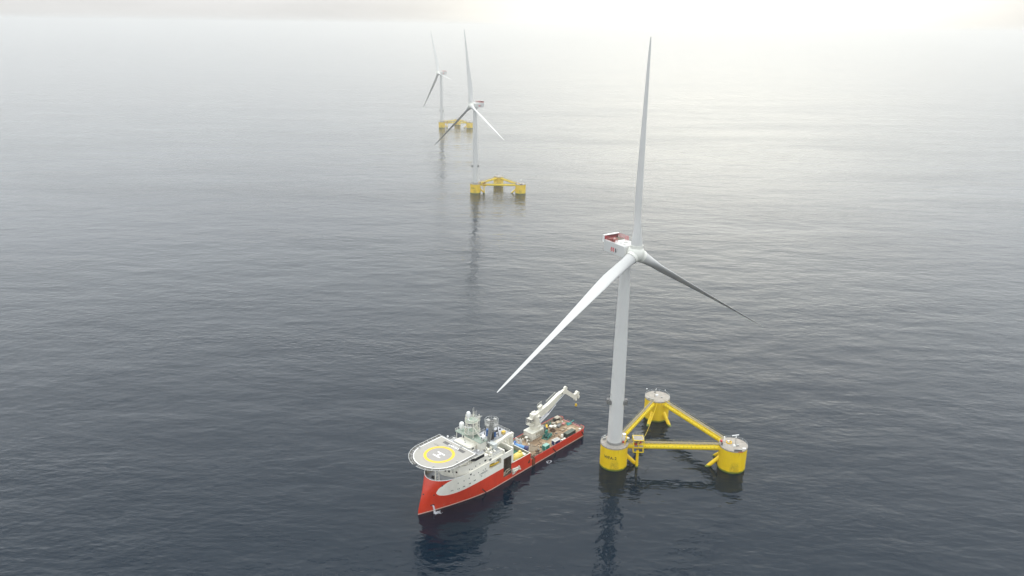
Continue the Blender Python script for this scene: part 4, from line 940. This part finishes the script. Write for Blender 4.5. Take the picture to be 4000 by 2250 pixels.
container('equipment_container', 2.9, 1.9, 2.45, TEAL, PTEAL, PTEAL, 'small teal equipment cabinet with pale green roof, forward along the port bulwark', 'container', 70.2, 6.55)
container('offshore_locker', 1.9, 1.6, 2.7, MIDM, GREYROOF, MIDM, 'grey upright steel locker standing just aft of the cream crane base', 'container', 81.7, -5.4)
# teal machine frame
t = thing('machine_frame', 79.2, -.3, 2.72, 'teal steel equipment frame with stepped top, alone amid the wooden deck', 'machinery', R(-14))
mb = MB()
for y in (-1.3, 1.3): mb.obox((0, y, .25), (1, 0, 0), (5.6, .3, .35)); mb.obox((.4, y, 1.25), (1, 0, .1), (4.2, .2, .25))
for x in (-2.7, -1.0, .8, 2.7): mb.obox((x, 0, .25), (0, 1, 0), (2.6, .28, .3)); mb.obox((x*.7, -1.3, .8), (0, 0, 1), (1.1, .2, .2)); mb.obox((x*.7, 1.3, .8), (0, 0, 1), (1.1, .2, .2))
P(mb, 'base_frame', TEAL, t, smooth=False)
P(MB().box(-1.9, 1.9, -.3, .5, .4, 1.2).box(-1.2, 1.6, .5, 1.1, .4, 1.6).obox((.2, -.8, .9), (1, 0, .15), (3.6, .5, .4)), 'machine_body', mat('dark_teal_paint', (.012, .09, .075), .6), t, smooth=False)
P(MB().box(.6, 2.0, .6, 1.4, 1.5, 2.6).box(.2, .9, .9, 1.6, 1.5, 2.1), 'machine_head', TEAL, t, smooth=False)
# tank
t = thing('pressure_tank', 83.2, 5.4, 2.72, 'white upright pressure tank standing beside the dark green container', 'tank')
P(MB().lathe([(.55, .3), (.6, .5), (.6, 1.7), (.45, 2.0), (.08, 2.15)], n=18), 'tank_body', WHITE, t)
P(MB().tube((.35, .35, 0), (.35, .35, .5), .06).tube((-.35, .35, 0), (-.35, .35, .5), .06).tube((.35, -.35, 0), (.35, -.35, .5), .06).tube((-.35, -.35, 0), (-.35, -.35, .5), .06), 'tank_leg', MIDM, t)
P(MB().tube((0, 0, 2.1), (0, 0, 2.35), .12), 'tank_valve', BROWN, t)
# crates at starboard aft
for i, (u, v, L, W, H, a, mt, lab) in enumerate((
        (90.6, -2.6, 3.0, 1.5, .9, R(-20), MIDM, 'long grey crate with a grey lid among the paler crates of the aft deck'),
        (88.6, -3.4, 1.9, 1.5, .9, R(-15), CREAM, 'pale cream crate between the long grey crate and yellow float'),
        (92.2, -4.4, 2.0, 1.6, 1.2, R(10), TANM, 'tall tan crate on the starboard side of the aft deck'),
        (90.4, -5.8, 1.6, 1.2, .8, R(25), BEIGE, 'weathered beige crate against the starboard bulwark'),
        (87.4, -4.8, 1.7, 1.4, .7, R(-10), WHITE, 'low white crate touching the yellow float'),
        (93.6, -2.2, 1.6, 1.1, .7, R(-20), PINK, 'faded pink crate toward the open stern'))):
    t = thing('cargo_crate', u, v, 2.72, lab, 'crate', a, 'cargo crates on the aft deck')
    P(MB().box(-L/2, L/2, -W/2, W/2, .12, H), 'crate_body', mt, t, smooth=False)
    lid = MB().box(-L/2-.05, L/2+.05, -W/2-.05, W/2+.05, H, H+.1)
    for x in (-L*.35, 0, L*.35): lid.box(x-.06, x+.06, -W/2-.08, W/2+.08, H+.1, H+.14)
    P(lid, 'crate_lid', mt, t, smooth=False)
    P(MB().box(-L/2, -L/2+.15, -W/2, W/2, 0, .12).box(L/2-.15, L/2, -W/2, W/2, 0, .12), 'crate_runner', BROWN, t, smooth=False)
fl = MB().tube((-1.4, 0, .55), (1.4, 0, .55), .5, .5, 16).tube((1.4, 0, .55), (1.8, 0, .55), .5, .25, 16).tube((-1.4, 0, .55), (-1.8, 0, .55), .5, .25, 16).box(-.9, -.7, -.55, .55, 0, .3).box(.7, .9, -.55, .55, 0, .3)
o = fl.build('marker_float', YEL); o.matrix_world = SHIP_M @ Matrix.Translation((85.7, 6.2, 2.72)) @ Matrix.Rotation(R(40), 4, 'Z')
tag(o, 'bright yellow float lying near the starboard bulwark behind the crane', 'float')
cc = MB()
for k in range(6): cc.path([(( 1.35-k*.13)*math.cos(2*math.pi*i/20), (1.35-k*.13)*math.sin(2*math.pi*i/20), .1+.14*(k % 3)) for i in range(20)], .1, 5, True)
o = cc.build('hose_coil', RUST); o.matrix_world = SHIP_M @ Matrix.Translation((85.6, 2.3, 2.72)); tag(o, 'round dark brown hose coil lying on the wooden deck', 'hose')
for (u, v, H, lab) in ((88.9, 1.2, 1.0, 'two layer timber pallet lying alone aft of the teal machine frame'), (73.6, 2.4, .7, 'low timber pallet between the teal cabinet and the crane base'), (91.6, .6, .5, 'thin timber pallet toward the open stern end of the wooden deck')):
    t = thing('timber_pallet', u, v, 2.72, lab, 'pallet', R(u*7 % 40), 'timber pallets on the wooden deck')
    mb = MB()
    for k in range(6): mb.box(-.8, .8, -.62+k*.22, -.46+k*.22, H*.35, H*.35+.06)
    P(mb, 'pallet_slat', TANM, t, smooth=False); P(MB().box(-.8, .8, -.6, -.5, 0, H*.35).box(-.8, .8, .45, .55, 0, H*.35), 'pallet_runner', BROWN, t, smooth=False)
for (u, v, mt, lab) in ((84.4, -5.6, LBLUE, 'light blue oil drum beside the grey locker'), (84.2, -4.5, RUST, 'rust brown oil drum between the grey locker and the hose coil'), (89.2, -6.9, TEAL, 'teal oil drum behind the cream crate'), (94.6, -3.8, WHITE, 'white oil drum by the tan crate near the open stern')):
    t = thing('oil_drum', u, v, 2.72, lab, 'drum', 0, 'oil drums on the wooden deck')
    P(MB().lathe([(.36, 0), (.36, .4), (.39, .42), (.36, .44), (.36, .95), (.33, .97)], n=16), 'drum_body', mt, t); P(MB().lathe([(.1, .97), (.1, 1.04)], n=8), 'drum_cap', DARKM, t)
hl = MB()
hp = [(66 + k*.9, 1.6*math.sin(k*.55)+1.5 + .6*math.sin(k*1.7), .09) for k in range(26)]
hl.path([(a, -b_, c_) for a, b_, c_ in hp], .09, 5)
o = hl.build('deck_hose', RUST); o.matrix_world = SHIP_M @ Matrix.Translation((2.0, 1.2, 2.75)); tag(o, 'long dark hose snaking along the wooden deck', 'hose')
# anchor at the stern
t = thing('stern_anchor', 96.0, -.3, 2.75, 'turquoise plough anchor lying at the open stern edge', 'anchor', R(30))
TURQ = mat('turquoise_paint', (.03, .30, .27), .5, 0, .3, 1)
P(MB().add([(-1.6, -1.3, .1), (-1.6, 1.3, .1), (1.5, 0, .25), (-1.2, 0, 1.25), (-1.5, -.9, -.0), (-1.5, .9, 0)], [(0, 2, 3), (2, 1, 3), (0, 3, 1), (0, 4, 2), (1, 2, 5), (4, 5, 2), (0, 1, 5, 4)]), 'anchor_fluke', TURQ, t, smooth=False)
P(MB().obox((.9, .5, .8), (1, .45, .12), (3.4, .32, .4)).lathe([(.35, -.1), (.35, .1)], (2.4, 1.2, 1.0), 12, 'y'), 'anchor_shank', TURQ, t, smooth=False)
o = MB().box(-1.5, 1.5, -1.8, 1.8, 0, .12).box(-1.3, 1.3, -1.7, -.1, .12, .2).build('deck_mat', TANM, None, False)
o.matrix_world = SHIP_M @ Matrix.Translation((93.0, -3.2, 2.73)); tag(o, 'tan timber mat laid on the deck aft of the dark green container', 'mat')
for (u, v, lab) in ((80.4, 7.7, 'white deck box along the port bulwark, beside the navy cabin'), (82.0, 7.8, 'white deck box along the port bulwark, beside the white pressure tank'), (94.2, 7.2, 'white deck box in the port stern corner')):
    t = thing('deck_box', u, v, 2.72, lab, 'box', 0, 'white deck boxes by the port bulwark')
    P(MB().box(-.5, .5, -.4, .4, 0, 1.25), 'box_body', WHITE, t, smooth=False); P(MB().box(-.55, .55, -.45, .45, 1.25, 1.38), 'box_lid', CREAM, t, smooth=False)
# lifeboat
t = thing('lifeboat', 50.9, 6.4, 6.0, 'pale yellow enclosed lifeboat on the green deck behind the white tower', 'lifeboat')
L = 6.6; rows = []; n = 20
prof = [(-3.35, .1, 1.0), (-3.2, .75, 1.0), (-2.6, 1.2, 1.0), (-1.2, 1.42, 1.0), (.6, 1.45, 1.0), (2.2, 1.3, 1.0), (3.0, .9, 1.05), (3.35, .12, 1.2)]
vs = []
for x, r, zc_ in prof:
    for k in range(n):
        a = 2*math.pi*k/n; vs.append((x, r*math.cos(a), 1.45+r*(1.12 if math.sin(a) > 0 else .95)*math.sin(a)))
fs = [(i*n+k, i*n+(k+1) % n, (i+1)*n+(k+1) % n, (i+1)*n+k) for i in range(len(prof)-1) for k in range(n)] + [tuple(range(n)), tuple(range((len(prof)-1)*n, len(prof)*n))]
P(MB().add(vs, fs), 'lifeboat_hull', PALEYEL, t, ang=60)
P(MB().box(1.2, 2.4, -.55, .55, 2.7, 3.3).box(-2.0, -1.2, -.4, .4, 2.8, 3.05), 'lifeboat_turret', PALEYEL, t, smooth=False)
P(MB().box(2.38, 2.43, -.4, .4, 2.85, 3.2).box(1.4, 2.2, -.58, -.54, 2.9, 3.2).box(1.4, 2.2, .54, .58, 2.9, 3.2), 'lifeboat_window', GLASS, t, smooth=False)
P(MB().box(-3.1, 3.1, -1.48, -1.3, 1.35, 1.5).box(-3.1, 3.1, 1.3, 1.48, 1.35, 1.5), 'fender_strip', OCHRE, t, smooth=False)
# rescue boat
t = thing('rescue_boat', 34.6, 7.9, 10.9, 'small ochre yellow open rescue boat in the recess of the white side', 'boat')
vs = []; fs = []; n = 9; st_ = [(-2.9, .12, 1.5), (-2.2, .6, 1.15), (-1.0, .95, 1.0), (.6, 1.0, .95), (2.3, .95, .95), (2.6, .9, .95)]
for x, w, top in st_:
    for k in range(n):
        a = math.pi*k/(n-1); vs.append((x, -w*math.cos(a), top-(top-.1)*math.sin(a)**.8))
for i in range(len(st_)-1):
    for k in range(n-1): fs.append((i*n+k, i*n+k+1, (i+1)*n+k+1, (i+1)*n+k))
fs += [tuple(range(n)), tuple(range((len(st_)-1)*n, len(st_)*n))] + [tuple([i*n for i in range(len(st_))] + [i*n+n-1 for i in reversed(range(len(st_)))])]
P(MB().add(vs, fs), 'boat_hull', OCHRE, t)
P(MB().path([(x, sg*w, tp+.05) for x, w, tp in st_ for sg in (1,)], .16, 8).path([(x, -w, tp+.05) for x, w, tp in st_], .16, 8), 'boat_collar', YEL, t)
P(MB().box(.2, 1.4, -.4, .4, .9, 1.7).box(1.6, 2.3, -.5, .5, .95, 1.4), 'boat_console', CREAM, t, smooth=False)
# yellow box on the hangar roof
t = thing('roof_box', 50.0, -.9, 16.0, 'yellow equipment box on the grey hangar roof', 'box')
P(MB().box(-.75, .75, -.6, .6, 0, 1.1), 'box_body', YEL, t, smooth=False); P(MB().box(-.8, .8, -.65, .65, 1.1, 1.25), 'box_lid', YEL, t, smooth=False)
# scrap lines spilling from the side door
rp_ = MB()
for k in range(26):
    x = random.uniform(-2.1, 1.9); rp_.obox((x, random.uniform(-.2, .75), .3+(x+2.3)*.18+random.uniform(0, 1.0)), (1, random.uniform(-.3, .3), random.uniform(.1, .45)), (random.uniform(1.2, 2.8), .2, .22), k % 2)
o = rp_.build('cable_pile', [BROWN, ROPE], None, False); o.matrix_world = SHIP_M @ Matrix.Translation((42.4, -8.3, 2.9))
tag(o, 'untidy pile of brown cables and spars in the tall side doorway', 'cables')

# water poured from the bow outlet
def foam_mat():
    mt, h, b, oc = newmat('foaming_water', .4)
    n = h.noise(oc, 2.2, 5, .7)
    b.inputs['Base Color'].default_value = (.70, .74, .78, 1)
    h.l(h.ramp(n, .38, .66), b.inputs['Alpha']); return mt
FOAM = foam_mat()
t = thing('water_jet', 5.7, 2.6, 0, 'white stream of water pouring from the red bow into the sea', 'water jet')
w = MB()
def q_(u, v, z): return (u, -v, z)
pts = []
for k in range(11):
    f = k/10; z = 3.3*(1-f*f); pts.append((.0+.1*f, -.05+1.0*f, z, .28+.28*f))
vs = []
for (u, v, z, r) in pts:
    for j in range(8):
        a = 2*math.pi*j/8; vs.append(q_(u+r*math.cos(a)*1.0, v+.10*math.sin(a), z))
fs = [(i*8+j, i*8+(j+1) % 8, (i+1)*8+(j+1) % 8, (i+1)*8+j) for i in range(10) for j in range(8)]
P(w.add(vs, fs), 'falling_water', FOAM, t)
sp = MB()
for k in range(60):
    f = random.random(); u = .3+random.gauss(0, .5)+1.6*f; v = 1.1+random.gauss(0, .35)+1.9*f*random.random(); r = random.uniform(.12, .42)*(1-.5*f)
    sp.lathe([(r, -.04), (r*.8, .07+.1*random.random()), (.02, .12+.12*random.random())], q_(u, v, .02), 8)
tag(P(sp, 'splash_foam', FOAM, t), kind='stuff')

t = thing('foam_patch', 66.6, 11.6, 0, 'small ring of white foam on the water off the ship side', 'foam')
fp = MB()
for k in range(26):
    a = 2*math.pi*k/26; r = random.uniform(.12, .3); fp.lathe([(r, -.03), (r*.8, .08), (.02, .12)], (1.2*math.cos(a)+random.gauss(0, .12), .8*math.sin(a)+random.gauss(0, .12), .02), 7)
tag(P(fp, 'foam_ring', FOAM, t), kind='stuff')
# ------------------------------------------------------------------ the air: thin even haze over everything
hz = MB().box(-31000, 31000, -2500, 31000, -1, 200).build('haze', bpy.data.materials.new('thin_sea_haze'), None, False)
hm = hz.data.materials[0]; hm.use_nodes = True; t_ = hm.node_tree; t_.nodes.clear()
pv = t_.nodes.new('ShaderNodeVolumePrincipled'); ou = t_.nodes.new('ShaderNodeOutputMaterial')
pv.inputs['Color'].default_value = (.87, .865, .85, 1); pv.inputs['Density'].default_value = 0.00021; pv.inputs['Anisotropy'].default_value = .8
t_.links.new(pv.outputs[0], ou.inputs['Volume'])
tag(hz, 'thin pale sea mist filling the air', 'haze', kind='stuff')
